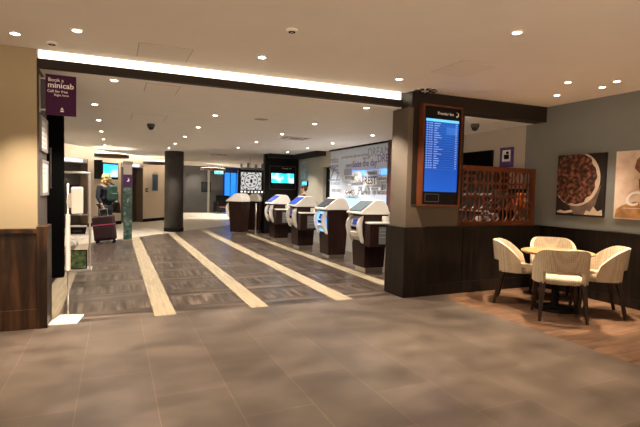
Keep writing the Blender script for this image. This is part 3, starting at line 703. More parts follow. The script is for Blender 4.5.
# --------------------------------------------------------- left wall signs
t = thing('minicab_sign', 'purple hanging sign reading minicab projecting from the left wall', 'sign', (-.71, 5.5, 2.17))
MB().box(.055, .335, -.012, .012, 0, .415).build('board', M_PURPLE, t, .002)
f = MB(); f.box(0, .06, -.01, .01, .04, .055); f.box(0, .06, -.01, .01, .36, .375); f.box(0, .008, -.02, .02, .02, .395); f.build('bracket', M_STEEL, t)
for tx, s, x, z, bd in (('Book a', .05, .15, .36, .0), ('minicab', .078, .195, .305, .012), ('Call for free', .038, .165, .245, 0), ('Right here', .032, .2, .208, 0)):
    text(tx, s, t, (x, -.0135, z), FY, M_LETTER, bold=bd)
f = MB(); f.prism([(.19, .06), (.205, .085), (.22, .06)], 'y', -.0145, -.012); f.prism(ell(.205, .045, .018, .008, 14), 'y', -.0145, -.012); f.build('emblem', M_LETTER, t)
for (y0, y1, z0, z1), lb in (((5.48, 5.98, 1.8, 2.16), 'upper framed white notice on the narrow wall beside the opening'), ((5.52, 6.03, 1.33, 1.71), 'lower framed white notice on the narrow wall beside the opening')):
    t = thing('framed_notice', lb, 'notice', (-.709, (y0+y1)/2, z0), 0, 'framed notices')
    hw, h = (y1-y0)/2, z1-z0
    f = MB()
    f.box(0, .02, -hw, hw, 0, .03); f.box(0, .02, -hw, hw, h-.03, h); f.box(0, .02, -hw, -hw+.03, .03, h-.03); f.box(0, .02, hw-.03, hw, .03, h-.03); f.build('frame', mat('grey_frame', (.3, .28, .26), .4), t)
    MB().box(0, .012, -hw+.03, hw-.03, .03, h-.03).build('sheet', mat('paper', (.75, .73, .7), .6), t)
    f = MB()
    for k in range(5 if z0 > 1.5 else 2): f.box(.012, .0135, -hw+.08, hw-.08-.1*random.random(), h-.1-k*.05, h-.085-k*.05)
    f.build('print', mat('print_grey', (.5, .5, .5), .6), t)

# ------------------------------------------------------- sanitiser stand
bx, by = -.47, 5.66
t = thing('sanitiser_stand', 'white hand sanitiser stand with a flat base plate beside the left wall', 'stand', (bx, by, 0))
b = MB(); c4 = [at_z(*p, 0)-Vector((bx, by, 0)) for p in ((46.5, 326), (77, 324), (84, 315.5), (60, 315.5))]
b.loft([[Vector((p.x, p.y, 0)) for p in c4], [Vector((p.x, p.y, .012)) for p in c4]]); b.build('base_plate', M_WHITE2, t, .002)
MB().cyl((0, .02, .012), (0, .02, 1.46), .011).build('pole', M_STEEL, t, smooth=True)
MB().lathe([(.012, .5), (.024, .51), (.024, 1.12), (.012, 1.13)], 16, (0, .02, 0)).build('sleeve', M_WHITE2, t)
MB().box(.035, .15, -.04, .05, 1.13, 1.43).build('dispenser', M_WHITE, t, .018, seg=3)
MB().box(.0, .04, .0, .04, 1.2, 1.36).build('bracket', M_STEEL, t)
MB().box(.05, .135, -.06, .03, .93, .945).build('drip_tray', M_BLACKM, t)
MB().tube([(0, .02, .9), (.04, .0, .87), (.1, -.02, .86), (.16, -.02, .87)], .008).build('hook', M_WHITE2, t)
# chrome rack
rx0, rx1, ry = -.8, -.39, 8.68
t = thing('leaflet_rack', 'tall chrome wire rack standing behind the sanitiser stand', 'rack', ((rx0+rx1)/2, ry, 0))
hw = (rx1-rx0)/2
for sx in (-1, 1):
    for sy_ in (-.12, .12): MB().cyl((sx*hw, sy_, .04), (sx*hw, sy_, 1.66), .010, n=10).build('post', M_CHROME, t)
f = MB(); f.tube([(-hw, -.12, 1.66), (hw, -.12, 1.66)], .014); f.tube([(-hw, .12, 1.66), (hw, .12, 1.66)], .014); f.tube([(-hw, -.12, 1.66), (-hw, .12, 1.66)], .014); f.tube([(hw, -.12, 1.66), (hw, .12, 1.66)], .014); f.build('top_rail', M_CHROME, t)
MB().box(-hw-.03, hw+.03, -.16, .16, 0.0, .04).build('base', M_CHROME, t, .004)
for z in (.62, .95):
    f = MB()
    for sy_ in (-.12, .12): f.tube([(-hw, sy_, z), (hw, sy_, z)], .007, 6)
    for k in range(7): f.tube([(-hw+.02+k*(2*hw-.04)/6, -.12, z), (-hw+.02+k*(2*hw-.04)/6, .12, z)], .004, 6)
    f.build('wire_shelf', mat('shelf_wire', (.3, .29, .28), .4, .8), t)
f = MB()
for k in range(4): f.tube([(-.1+k*.04, -.13, .44), (-.09+k*.04, -.16, .53), (-.08+k*.04, -.13, .44)], .006, 6)
f.build('leaflet_clip', M_WHITE2, t)
pp = thing('framed_picture', 'small picture of green foliage at the bottom of the chrome rack', 'picture', (-.58, 8.6, .04))
MB().box(-.15, .15, -.01, .01, 0, .32).build('frame', M_BLACKM, pp)
MB().box(-.135, .135, -.013, -.01, .015, .305).build('print', mat_speckle('foliage_print', [(.35, (.02, .03, .012)), (.55, (.09, .14, .04)), (.7, (.25, .24, .14))], 14), pp)
# dark box and bag on the rack shelves
k_ = thing('leaflet_holder', 'dark leaflet holder on the upper shelf of the chrome rack', 'holder', (-.6, 8.68, .957))
MB().box(-.1, .06, -.06, .06, 0, .5).build('pocket', M_DARKB, k_, .004); MB().box(-.08, .04, -.065, -.06, .06, .44).build('leaflet', mat('leaflet_print', (.12, .07, .05), .5, var=.5, scale=12), k_)
k_ = thing('wire_basket', 'dark basket on the lower shelf of the chrome rack', 'basket', (-.58, 8.68, .627))
MB().loft([[(-.12, -.07, 0), (.12, -.07, 0), (.12, .07, 0), (-.12, .07, 0)], [(-.14, -.09, .12), (.14, -.09, .12), (.14, .09, .12), (-.14, .09, .12)]]).build('basket', M_BLACKM, k_)
MB().box(-.14, .14, -.09, .09, .12, .135).build('rim', M_CHROME, k_)

# -------------------------------------------------------- check-in kiosks
M_SCRG = mat('kiosk_screen_grey', (.05, .065, .07), .15, emit=(.2, .27, .28), es=.35)
M_SCRD = mat('kiosk_screen_dark', (.02, .022, .026), .15, emit=(.08, .1, .12), es=.3)
M_SCRB = mat('kiosk_screen_blue', (.02, .03, .15), .15, emit=(.02, .06, .38), es=.8)
M_LOWB = mat('kiosk_panel_blue', (.1, .25, .5), .3, emit=(.16, .42, .9), es=.7)
M_LOWG = mat('kiosk_panel_grey', (.42, .43, .45), .35)
M_DKBLUE = mat('kiosk_reader_blue', (.01, .02, .12), .25, emit=(.01, .03, .2), es=.5)
M_TINT = mat('tinted_glass', (.16, .17, .17), .2)
def kiosk(loc, rz, label, scr, low, pod):
    # local: customer side faces -X, width along Y, origin on the floor at the middle of the body
    t = thing('checkin_kiosk', label, 'kiosk', loc, rz, 'self check-in kiosks')
    MB().box(-.16, .2, -.18, .18, 0, .1).build('plinth', M_STEEL, t)
    MB().loft([[(-.2, -.215, .1), (.2, -.215, .1), (.2, .215, .1), (-.2, .215, .1)], [(-.245, -.26, 1.055), (.245, -.26, 1.055), (.245, .26, 1.055), (-.245, .26, 1.055)]]).build('cabinet', M_KWOOD, t, .006)
    prof = [(-.33, 1.055), (-.345, 1.07), (-.33, 1.09), (-.04, 1.3), (.0, 1.315), (.1, 1.315), (.16, 1.29), (.23, 1.19), (.25, 1.12), (.25, 1.055)]
    MB().prism(prof, 'y', -.265, .265).build('head', M_WHITE, t, .012)
    # tilted screen on the slope
    p0, p1 = Vector((-.315, 0, 1.1015)), Vector((-.05, 0, 1.2935)); d = (p1-p0).normalized(); n = Vector((-d.z, 0, d.x))
    def sl(a, o): p = p0+(p1-p0)*a+n*o; return p
    def plate(a0, a1, hy, o0, o1):
        r = lambda o: [(sl(a, o).x, y, sl(a, o).z) for a, y in ((a0, -hy), (a0, hy), (a1, hy), (a1, -hy))]
        return MB().loft([r(o0), r(o1)])
    plate(.02, .98, .225, -.005, .004).build('screen_bezel', M_BLACK, t)
    plate(.06, .94, .2, .003, .006).build('touchscreen', scr, t)
    # lower front module with two curved wings
    wing = [(-.235, 1.04), (-.31, 1.0), (-.36, .92), (-.37, .83), (-.345, .7), (-.28, .56), (-.225, .53), (-.225, .6), (-.26, .72), (-.275, .85), (-.25, .96)]
    for s in (-1, 1): MB().prism(wing, 'y', s*.2-.022, s*.2+.022).build('side_wing', M_WHITE, t, .01)
    MB().prism([(-.24, 1.02), (-.285, .96), (-.31, .84), (-.285, .72), (-.235, .58), (-.2, .58), (-.2, 1.02)], 'y', -.172, .172).build('service_panel', low, t)
    MB().prism([(-.288, .965), (-.313, .86), (-.318, .86), (-.293, .967)], 'y', -.1, .06).build('reader_window', M_DKBLUE, t)
    f = MB(); f.prism([(-.316, .83), (-.303, .77), (-.31, .768), (-.324, .828)], 'y', -.12, .1); f.build('keypad', M_BLACKM, t)
    MB().prism([(-.3, .74), (-.27, .66), (-.3, .65), (-.325, .73)], 'y', -.13, .13).build('key_tray', M_WHITE, t, .004)
    if pod:
        p = MB().box(-.235, .5, -.44, -.262, .5, .9).build('side_pod', M_KWOOD, t, .006)
        MB().box(-.24, .52, -.45, -.262, .9, .93).build('pod_top', M_WHITE, t, .004)
        MB().box(-.06, .3, -.447, -.438, .55, .85).build('glass_front', M_TINT, p)
        for z in (.66, .73, .79): MB().box(-.04, .28, -.449, -.4465, z, z+.012).build('shelf_line', mat('pod_line', (.3, .3, .3), .4), p)
        MB().lathe([(.001, .93), (.05, .93), (.06, .97), (.055, 1.03), (.001, 1.03)], 18, (.12, -.35, 0)).build('cup_holder', M_WHITE, t)
    return t
kiosk((4.24, 7.2, 0), 0, 'walnut check-in kiosk nearest the column, with a grey green touchscreen', M_SCRG, M_LOWG, True)
kiosk((4.31, 8.85, 0), 0, 'walnut check-in kiosk with no side pod, second from the column', M_SCRD, M_LOWB, False)
kiosk((4.27, 10.5, 0), 0, 'check-in kiosk third from the column, blue screen and a side pod', M_SCRB, M_LOWG, True)
kiosk((4.27, 12.3, 0), 0, 'check-in kiosk fourth from the column, in front of the blue television', M_SCRB, M_LOWG, True)
kiosk((3.6, 14.2, 0), R_(-42), 'plain backed check-in kiosk leftmost and farthest out towards the lobby', M_SCRD, M_LOWG, False)
kiosk((4.32, 14.85, 0), R_(-42), 'check-in kiosk just right of the leftmost one, behind a steel post', M_SCRD, M_LOWG, False)
q = at_z(255.5, 234, 0)
t = thing('barrier_post', 'thin steel post standing between the two farthest kiosks', 'post', (q.x, q.y, 0))
MB().cyl((0, 0, .01), (0, 0, 1.0), .025).build('shaft', M_STEEL, t, smooth=True); MB().lathe([(.001, 0), (.09, 0), (.09, .012), (.001, .02)]).build('foot', M_STEEL, t)

# ------------------------------------------------------- reception and mural
t = thing('reception_counter', 'long pale reception counter below the word mural', 'counter', (5.42, 10.3, 0))
MB().box(-.25, .27, -1.75, 1.6, 0, .98).build('body', mat('pale_grey_laminate', (.5, .48, .46), .4), t, .004)
MB().box(-.28, .275, -1.76, 1.62, .98, 1.02).build('worktop', M_WHITE, t, .004)
t = thing('word_mural', 'white wall mural covered in words and raised plaques, lit blue', 'mural', (MX-.001, 8.79, 1.02))
ml = 11.94-8.79; mh = 2.594-1.02
M_MUR = mat('mural_white', (.6, .68, .82), .5)
MB().box(-.02, 0, 0, ml, 0, mh).build('panel', M_MUR, t)
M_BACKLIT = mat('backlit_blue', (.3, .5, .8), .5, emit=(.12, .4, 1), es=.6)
M_W1 = mat('mural_blue_grey', (.27, .33, .46), .6); M_W2 = mat('mural_violet', (.18, .11, .36), .6); M_W3 = mat('mural_grey', (.2, .21, .24), .6); M_PLQ = mat('plaque_pale', (.84, .85, .87), .45); M_PLQ2 = mat('plaque_grey', (.33, .35, .39), .45)
M_BLED = mat('blue_led', (.2, .5, 1), .4, emit=(.04, .25, 1), es=3)
def mp_(x, y):
    p = at_x(x, y, MX-.03); return p.y-8.79, p.z-1.02
def word(s, x, y, size, m, bold=0., sx=1.):
    a, z = mp_(x, y); text(s, size, t, (-.0215, a, z), FX, m, bold=bold, sx=sx)
word('DREAM', 378, 152, .3, M_W1); word('Seize the day', 364, 163.5, .23, M_W2, .012); word('sweet', 349, 165, .18, M_W1); word('good night sleep tight rise and shine', 354, 156, .1, M_W3); word('Zz', 334, 175, .55, M_W1, 0, 1.2)
word('relax', 334, 160, .26, M_W3); word('welcome', 334, 166, .15, M_W2); word('unwind', 334.5, 170, .15, M_W3); word('breakfast', 335, 183, .16, M_W1); word('rest easy', 336, 190, .16, M_W3); word('lights out', 366, 158, .09, M_W3); word('PLAY', 364, 191, .28, M_W3, .02)
word('wake up wonderful', 378, 192, .2, M_W3, .01); word('hello', 352, 198, .2, M_W1); word('DREAM', 387, 158, .26, M_W2)
M_PTXT = mat('plaque_text', (.025, .03, .04), .5)
def plaque(x0, y0, x1, y1, m, s='', size=.12, d=.07):
    a0, z1 = mp_(x0, y0); a1, z0 = mp_(x1, y1)
    p = MB().box(-.02-d, -.02-d+.03, a1, a0, z0, z1).build('plaque', m, t, .003)
    MB().box(-.02-d+.03, -.02, a1+.06, a0-.06, z0+.06, z1-.06).build('standoff', M_PLQ2, p)
    if s: text(s, size, p, (-.0205-d, (a0+a1)/2, (z0+z1)/2), FX, M_PTXT, bold=.012)
plaque(346, 170, 353, 175, M_PLQ2); plaque(346, 176, 357, 180, M_PLQ, 'REFRESH', .13); plaque(354, 172, 363, 178, M_PLQ, 'sleep', .1); plaque(353, 178.5, 364, 182, M_PLQ, 'EXPLORE', .12)
plaque(368, 170.5, 382, 175, M_PLQ, 'awake', .16); plaque(366, 177, 379, 185, M_PLQ, 'REST', .26); plaque(379, 176, 388, 181, M_PLQ, 'Explore', .13); plaque(383, 182, 389, 190, M_PLQ2, 'go', .18)
plaque(346, 190, 358, 195, M_PLQ, 'GAMES', .17); plaque(372, 187, 382, 190, M_PLQ, 'discover', .1)
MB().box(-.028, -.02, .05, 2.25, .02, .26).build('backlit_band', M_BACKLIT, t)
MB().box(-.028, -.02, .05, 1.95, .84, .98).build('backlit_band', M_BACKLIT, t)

# -------------------------------------------------- television panel and art
px0, px1, py = 4.5, 5.68, 14.45
t = thing('television_panel', 'black full height panel with a lit blue television', 'panel', ((px0+px1)/2, py, 0))
hw = (px1-px0)/2
MB().box(-hw, hw, 0, .2, 0, LZ-.001).build('panel', M_BLACK, t)
f = MB()
def pf(x, y): p = at_y(x, y, py-.03); return p.x-(px0+px1)/2, p.z
a0, zt4 = pf(270, 165.5); a1, zb4 = pf(296, 190)
f.box(a0, a1, -.012, 0, zb4, zb4+.02); f.box(a0, a1, -.012, 0, zt4-.02, zt4); f.box(a0, a0+.02, -.012, 0, zb4, zt4); f.box(a1-.02, a1, -.012, 0, zb4, zt4); f.build('trim_frame', mat('frame_maroon', (.06, .025, .022), .4), t)
a0, zt4 = pf(271.5, 173); a1, zb4 = pf(293.5, 183.3)
tv = MB().box(a0-.03, a1+.03, -.04, 0, zb4-.03, zt4+.03).build('television', M_BLACKM, t, .004)
MB().box(a0, a1, -.043, -.04, zb4, zt4).build('display', mat_speckle('tv_picture', [(.35, (.0, .16, .45)), (.5, (.02, .5, .75)), (.65, (.5, .85, .9))], 3.2, .3, 1.3, detail=3), tv)
text('Premier Inn', .07, t, ((a0+a1)/2+.15, -.002, zt4+.17), FY, mat('dim_letter', (.5, .48, .45), .5))
# patterned art panel on a dark partition
ay = 17.0
p0, p1 = at_y(238.5, 165, ay), at_y(268, 228, ay)
t = thing('art_partition', 'dark partition holding a pale square of black ornament above white dots', 'partition', ((p0.x+p1.x)/2, ay, 0))
hw = (p1.x-p0.x)/2; cx_ = t.location.x
MB().box(-hw, hw, 0, .12, 0, at_y(250, 169, ay).z).build('board', mat('partition_brown', (.03, .022, .02), .5), t)
q0, q1 = at_y(241, 172, ay), at_y(261, 190, ay); sc = (q0.x+q1.x)/2-cx_; sz = (q0.z+q1.z)/2; sw = (q1.x-q0.x)/2; sh = (q0.z-q1.z)/2
MB().box(sc-sw, sc+sw, -.02, 0, sz-sh, sz+sh).build('light_panel', mat('art_glow', (.7, .7, .68), .5, emit=(.8, .8, .78), es=.3), t)
f = MB()
def ringxz(cx, cz, ro, ri, n=28):
    P = lambda rr, y: [(cx+rr*math.cos(2*PI*i/n), y, cz+rr*math.sin(2*PI*i/n)) for i in range(n)]
    f.loft([P(ro, -.02), P(ro, -.024), P(ri, -.024), P(ri, -.02)], cap=False)
for r_ in (.42, .27): ringxz(sc, sz, r_, r_-.022)
for k in range(12):
    a = 2*PI*k/12; f.prism(ell(sc+.345*math.cos(a), sz+.345*math.sin(a), .035, .035, 10), 'y', -.024, -.02)
for k in range(6):
    a = 2*PI*k/6+.3; f.prism(ell(sc+.16*math.cos(a), sz+.16*math.sin(a), .05, .03, 10), 'y', -.024, -.02)
f.prism(ell(sc, sz, .05, .08, 14), 'y', -.025, -.02)
f.build('ornament', mat('ornament_grey', (.05, .05, .055), .6), t)
M_DOT = mat('dot_glow', (.8, .8, .78), .5, emit=(1, .97, .9), es=.8)
zz = at_y(250, 192.5, ay).z; zz2 = at_y(250, 205.5, ay).z
for k in range(9): MB().box(-hw+.1+k*.135, -hw+.17+k*.135, -.01, 0, zz, zz+.06).build('light_dot', M_DOT, t)
for k in range(3): MB().box(-hw+.3+k*.17, -hw+.37+k*.17, -.01, 0, zz2, zz2+.06).build('light_dot', M_DOT, t)
# hanging light bar above the art
pz = at_y(252, 168.5, 16.6); bl, br_ = at_y(241, 169, 16.6).x, at_y(267, 169, 16.6).x
t = thing('hanging_rail', 'blue grey light rail hung on rods above the ornament panel', 'lamp', ((bl+br_)/2, 16.6, pz.z-.05))
hw = (br_-bl)/2
MB().box(-hw, hw, -.05, .05, 0, .08).build('bar', mat('rail_blue_grey', (.35, .42, .52), .4), t)
for x in (-.15, .35): MB().cyl((x, 0, .08), (x, 0, LZ-pz.z+.05), .012, n=8).build('rod', M_STEEL, t)
for k, x in enumerate((-.5, -.25, .05, .3, .52)): MB().cyl((x, -.02, .08), (x+.02, -.02, .2+.05*(k % 2)), .035, .05, n=12).build('spot_head', mat('spot_grey', (.3, .32, .36), .4), t)
# exit sign, armchair, panel on far wall
q = at_y(219, 171, 24)
t = thing('exit_sign', 'small glowing green blue exit sign hanging at the far back', 'sign', (q.x, 24, q.z-.15))
MB().box(-.22, .22, -.03, .03, 0, .3).build('light_box', mat('exit_glow', (.1, .5, .45), .4, emit=(.05, .75, .8), es=1.1), t)
f = MB(); f.prism([(-.2, .15), (-.08, .24), (-.08, .18), (.02, .18), (.02, .12), (-.08, .12), (-.08, .06)], 'y', -.034, -.03); f.box(.08, .2, -.034, -.03, .05, .25); f.build('pictogram', M_LETTER, t)
for s in (-.2, .2): MB().cyl((s, 0, .3), (s, 0, 3.02-t.location.z), .008, n=6).build('rod', M_STEEL, t)
q = at_z(222, 213, 0)
t = thing('armchair', 'black high backed armchair in front of the blue lit glass', 'armchair', (q.x-.05, q.y-.6, 0))
MB().box(-.38, .38, -.38, .38, .12, .45).build('seat', M_BLACKM, t, .03); MB().box(-.38, .38, .22, .42, .45, 1.05).build('backrest', M_BLACKM, t, .03)
for s in (-1, 1): MB().box(s*.42-.08, s*.42+.08, -.38, .42, .12, .68).build('armrest', M_BLACKM, t, .02)
for s in (-1, 1):
    for u in (-1, 1): MB().cyl((s*.35, u*.32, 0), (s*.35, u*.32, .12), .025).build('leg', M_STEEL, t)
MB().box(-.33, .33, -.4, -.375, .38, .41).build('red_piping', mat('red_trim', (.25, .04, .03), .6), t)
q = at_y(206, 187, 27.39)
t = thing('wall_plaque', 'small black square plaque on the dark far wall', 'plaque', (q.x, 27.399, q.z-.3)); MB().box(-.28, .28, -.04, 0, 0, .6).build('case', M_BLACK, t, .005); MB().box(-.22, .22, -.044, -.04, .06, .54).build('face', M_GLASSD, t)
light('wall_washer', 'SPOT', (at_y(197, 175, 26.6).x, 26.5, 2.95), 120, NEUT, None, spot_size=R_(70), spot_blend=.8, shadow_soft_size=.05).rotation_euler = (R_(20), 0, 0)

# wall behind staff: tall pale picture, small screen
q0, q1 = at_x(303, 162, MX-.02), at_x(308, 178, MX-.02)
t = thing('wall_picture', 'tall pale picture in the corner beside the black television panel', 'picture', (MX-.001, 13.93, q1.z))
MB().box(-.02, 0, -.22, .22, 0, q0.z-q1.z).build('board', mat('pale_board', (.5, .5, .45), .6), t)
MB().box(-.025, -.02, -.18, .18, .05, q0.z-q1.z-.05).build('print', mat_speckle('pale_print', [(.4, (.5, .5, .45)), (.6, (.28, .28, .26))], 10), t)
q0, q1 = at_x(302.5, 181, MX-.03), at_x(307.5, 186.5, MX-.03)
t = thing('wall_monitor', 'small lit blue monitor on the wall behind the staff member', 'monitor', (MX-.001, (q0.y+q1.y)/2, q1.z))
hw, h = abs(q0.y-q1.y)/2, q0.z-q1.z
MB().box(-.05, 0, -hw, hw, 0, h).build('case', M_BLACKM, t); MB().box(-.054, -.05, -hw+.02, hw-.02, .02, h-.02).build('display', mat('monitor_blue', (.05, .3, .5), .3, emit=(.08, .45, .75), es=.8), t)

# ------------------------------------------------------------ totem, lift-wall things
t = thing('sign_totem', 'slim glass sign totem with a purple head beside the suitcase', 'sign', (.31, 13.15, 0))
MB().box(-.13, .13, -.09, .09, 0, .03).build('base', M_STEEL, t)
MB().box(-.105, .105, -.05, .05, .03, 1.42).build('green_panel', mat_speckle('green_leaf_glass', [(.35, (.025, .06, .05)), (.52, (.06, .12, .1)), (.68, (.2, .3, .26))], 11, .25), t)
MB().box(-.11, .11, -.055, .055, 1.42, 1.76).build('purple_head', mat('totem_purple', (.05, .012, .07), .4), t)
MB().box(-.105, .105, -.05, .05, 1.76, 2.02).build('steel_neck', M_STEEL, t)
MB().box(-.12, .12, -.06, .06, 2.02, 2.11).build('cap', mat('totem_cap', (.35, .33, .3), .4, .5), t)
mpoly = [(.03*math.cos(a)*1.3, 1.62+.05*math.sin(a)) for a in [R_(-110+i*20) for i in range(12)]] + [(-.015+.03*math.cos(a), 1.635+.036*math.sin(a)) for a in [R_(110-i*20) for i in range(12)]]
MB().prism(mpoly, 'y', -.058, -.055).build('moon_emblem', M_LETTER, t)
text('i', .09, t, (0, -.053, 1.05), FY, M_LETTER)
def wall_thing(name, label, cat, c0, c1, y=-.02):
    a0, zt5 = along(*c0); a1, zb5 = along(*c1)
    t = thing(name, label, cat); t.matrix_world = LM @ Matrix.Translation(((a0+a1)/2, 0, zb5)); return t, (a1-a0)/2, zt5-zb5
t, hw, h = wall_thing('wall_television', 'lit blue television on the lift wall above the travelling woman', 'television', (95.5, 162), (111.5, 179.5))
MB().box(-.06, .06, -.22, -.001, h*.3, h*.7).build('wall_arm', M_BLACKM, t)
MB().box(-hw-.07, -hw+.02, -.29, -.001, .0, h*1.12).build('side_panel', M_BLACKM, t)
MB().box(-hw, hw, -.3, -.22, 0, h).build('case', M_BLACKM, t, .005)
MB().box(-hw+.04, hw-.04, -.304, -.3, .09, h-.06).build('display', mat_speckle('lift_tv_picture', [(.3, (.01, .22, .7)), (.5, (.04, .5, .9)), (.62, (.3, .75, 1))], 1.6, .3, 1.1, detail=1), t)
t, hw, h = wall_thing('wall_poster', 'narrow dark blue poster on the lift wall left of the round column', 'poster', (152, 174), (157.5, 191))
MB().box(-hw, hw, -.03, -.001, 0, h).build('frame', mat('poster_grey', (.2, .22, .26), .5), t); MB().box(-hw+.03, hw-.03, -.034, -.03, .03, h-.03).build('print', mat('poster_navy', (.02, .05, .12), .5, var=.5, scale=4), t)
t, hw, h = wall_thing('lift_call_panel', 'small steel lift call panel between the lift doors and poster', 'control panel', (145.3, 188), (147.6, 192))
MB().box(-hw, hw, -.02, -.001, 0, h).build('plate', M_CHAR, t); MB().cyl((0, -.02, h/2), (0, -.03, h/2), .03).build('button', M_STEEL, t)

# ------------------------------------------------------------------- people
def skin_body(name, joints, edges, m, parent, sub=2):
    me = bpy.data.meshes.new(name); keys = list(joints); me.from_pydata([joints[k][0] for k in keys], [(keys.index(a), keys.index(b)) for a, b in edges], []); me.materials.append(m)
    o = bpy.data.objects.new(name, me); COL.objects.link(o); o.parent = parent
    o.modifiers.new('skin', 'SKIN').use_smooth_shade = True
    for i, k in enumerate(keys):
        r = joints[k][1]; v = me.skin_vertices[0].data[i]; v.radius = r if isinstance(r, tuple) else (r, r); v.use_root = (i == 0)
    s = o.modifiers.new('sub', 'SUBSURF'); s.levels = sub; s.render_levels = sub
    return o
def hand(parent, wrist, fdir, side, m, curl=.5):
    # palm, four fingers of unequal length and a thumb, each finger a chain of its own
    w = Vector(wrist); f = Vector(fdir).normalized(); s = Vector(side).normalized(); n = f.cross(s)
    j = {'w': (w, .022), 'p': (w+f*.07, (.02, .03))}; e = [('w', 'p')]
    for k, (off, ln) in enumerate(((-.03, .065), (-.01, .078), (.01, .073), (.03, .056))):
        b0 = w+f*.075+s*off; b1 = b0+(f*.8+n*curl*.5).normalized()*ln*.5; b2 = b1+(f*(.7-curl)+n*curl*1.2).normalized()*ln*.5
        j.update({'a%d' % k: (b0, .0105), 'b%d' % k: (b1, .0095), 'c%d' % k: (b2, .008)}); e += [('p', 'a%d' % k), ('a%d' % k, 'b%d' % k), ('b%d' % k, 'c%d' % k)]
    t0 = w+f*.025-s*.022; t1 = t0-s*.03+f*.03+n*.01; t2 = t1+f*.03+n*.02
    j.update({'t1': (t1, .011), 't2': (t2, .009)}); e += [('w', 't1'), ('t1', 't2')]
    return skin_body('hand', j, e, m, parent, 1)
def V(*a): return Vector(a)
def person(loc, rz, label, hairm, topm, trousm, armpose, h=1.0, hair='long'):
    # local: faces +Y
    t = thing('person', label, 'person', loc, rz); t.scale = (h,)*3
    L, Rr = armpose
    body = {'pelvis': (V(0, 0, .93), (.14, .105)), 'waist': (V(0, .0, 1.08), (.125, .095)), 'chest': (V(0, -.01, 1.28), (.15, .11)), 'sh': (V(0, -.01, 1.40), (.1, .075)), 'neck': (V(0, 0, 1.47), .05), 'head0': (V(0, .02, 1.53), .058), 'head1': (V(0, .025, 1.6), (.075, .092)), 'head2': (V(0, .015, 1.66), (.066, .08)),
            'hl': (V(-.09, 0, .87), .09), 'kl': (V(-.1, .02, .48), .06), 'al': (V(-.1, -.02, .09), .042), 'tl': (V(-.11, .13, .03), .03),
            'hr': (V(.09, 0, .87), .09), 'kr': (V(.1, .05, .48), .06), 'ar': (V(.1, .04, .09), .042), 'tr': (V(.11, .19, .03), .03),
            'sl': (V(-.17, -.01, 1.385), .06), 'el': (V(*L[0]), .042), 'wl': (V(*L[1]), .028), 'sr': (V(.17, -.01, 1.385), .06), 'er': (V(*Rr[0]), .042), 'wr': (V(*Rr[1]), .028)}
    ed = [('pelvis', 'waist'), ('waist', 'chest'), ('chest', 'sh'), ('sh', 'neck'), ('neck', 'head0'), ('head0', 'head1'), ('head1', 'head2'), ('pelvis', 'hl'), ('hl', 'kl'), ('kl', 'al'), ('al', 'tl'), ('pelvis', 'hr'), ('hr', 'kr'), ('kr', 'ar'), ('ar', 'tr'), ('sh', 'sl'), ('sl', 'el'), ('el', 'wl'), ('sh', 'sr'), ('sr', 'er'), ('er', 'wr')]
    skin_body('body', body, ed, M_SKIN, t)
    g = .014
    jk = {k: (p, tuple(x+g for x in (r if isinstance(r, tuple) else (r, r)))) for k, (p, r) in body.items()}
    jac = {k: jk[k] for k in ('pelvis', 'waist', 'chest', 'sh', 'sl', 'el', 'wl', 'sr', 'er', 'wr')}; jac['hem'] = (V(0, 0, .8), (.175, .135)); jac['pelvis'] = (V(0, 0, .95), (.165, .13))
    jac['wl'] = (body['el'][0].lerp(body['wl'][0], .86), (.045, .045)); jac['wr'] = (body['er'][0].lerp(body['wr'][0], .86), (.045, .045))
    skin_body('jacket', jac, [('pelvis', 'hem'), ('pelvis', 'waist'), ('waist', 'chest'), ('chest', 'sh'), ('sh', 'sl'), ('sl', 'el'), ('el', 'wl'), ('sh', 'sr'), ('sr', 'er'), ('er', 'wr')], topm, t)
    tro = {k: jk[k] for k in ('pelvis', 'hl', 'kl', 'al', 'hr', 'kr', 'ar')}; tro['kl'] = (body['kl'][0], (.078, .078)); tro['kr'] = (body['kr'][0], (.078, .078)); tro['al'] = (body['al'][0], (.065, .065)); tro['ar'] = (body['ar'][0], (.065, .065))
    skin_body('trousers', tro, [('pelvis', 'hl'), ('hl', 'kl'), ('kl', 'al'), ('pelvis', 'hr'), ('hr', 'kr'), ('kr', 'ar')], trousm, t)
    for s in ('l', 'r'):
        a, to = body['a'+s][0], body['t'+s][0]
        b = MB(); b.sphere((a.x*.5+to.x*.5, a.y*.5+to.y*.5+.01, .045), .05, (1, 2.6, .9)); b.build('shoe', M_RUBBER, t, smooth=True)
    # hair
    b = MB()
    if hair == 'long':
        random.seed(3)
        b.sphere((0, -.01, 1.64), .105, (1, 1.1, 1))
        for k in range(46):
            a = random.uniform(-PI*.98, -.02*PI); z = random.uniform(1.5, 1.72); r = .095 if z < 1.66 else .07
            b.sphere((r*math.cos(a)*1.08, r*math.sin(a)-.0, z), random.uniform(.026, .042), u=8, v=6)
    else:
        b.sphere((0, -.012, 1.655), .098, (1, 1.1, .95)); b.sphere((0, -.05, 1.6), .075, (1, .8, 1))
    b.build('hair', hairm, t, smooth=True)
    f = MB(); f.sphere((-.032, .098, 1.625), .011); f.sphere((.032, .098, 1.625), .011); f.build('eyes', M_BLACKM, t, smooth=True)
    MB().sphere((0, .117, 1.595), .016, (.8, 1, 1.4)).build('nose', M_SKIN, t, smooth=True)
    MB().sphere((0, .103, 1.555), .022, (1, .4, .3)).build('mouth', mat('lips', (.4, .14, .11), .6), t, smooth=True)
    for s in (-1, 1): MB().sphere((s*.082, .01, 1.605), .026, (.4, .7, 1.1)).build('ear', M_SKIN, t, smooth=True)
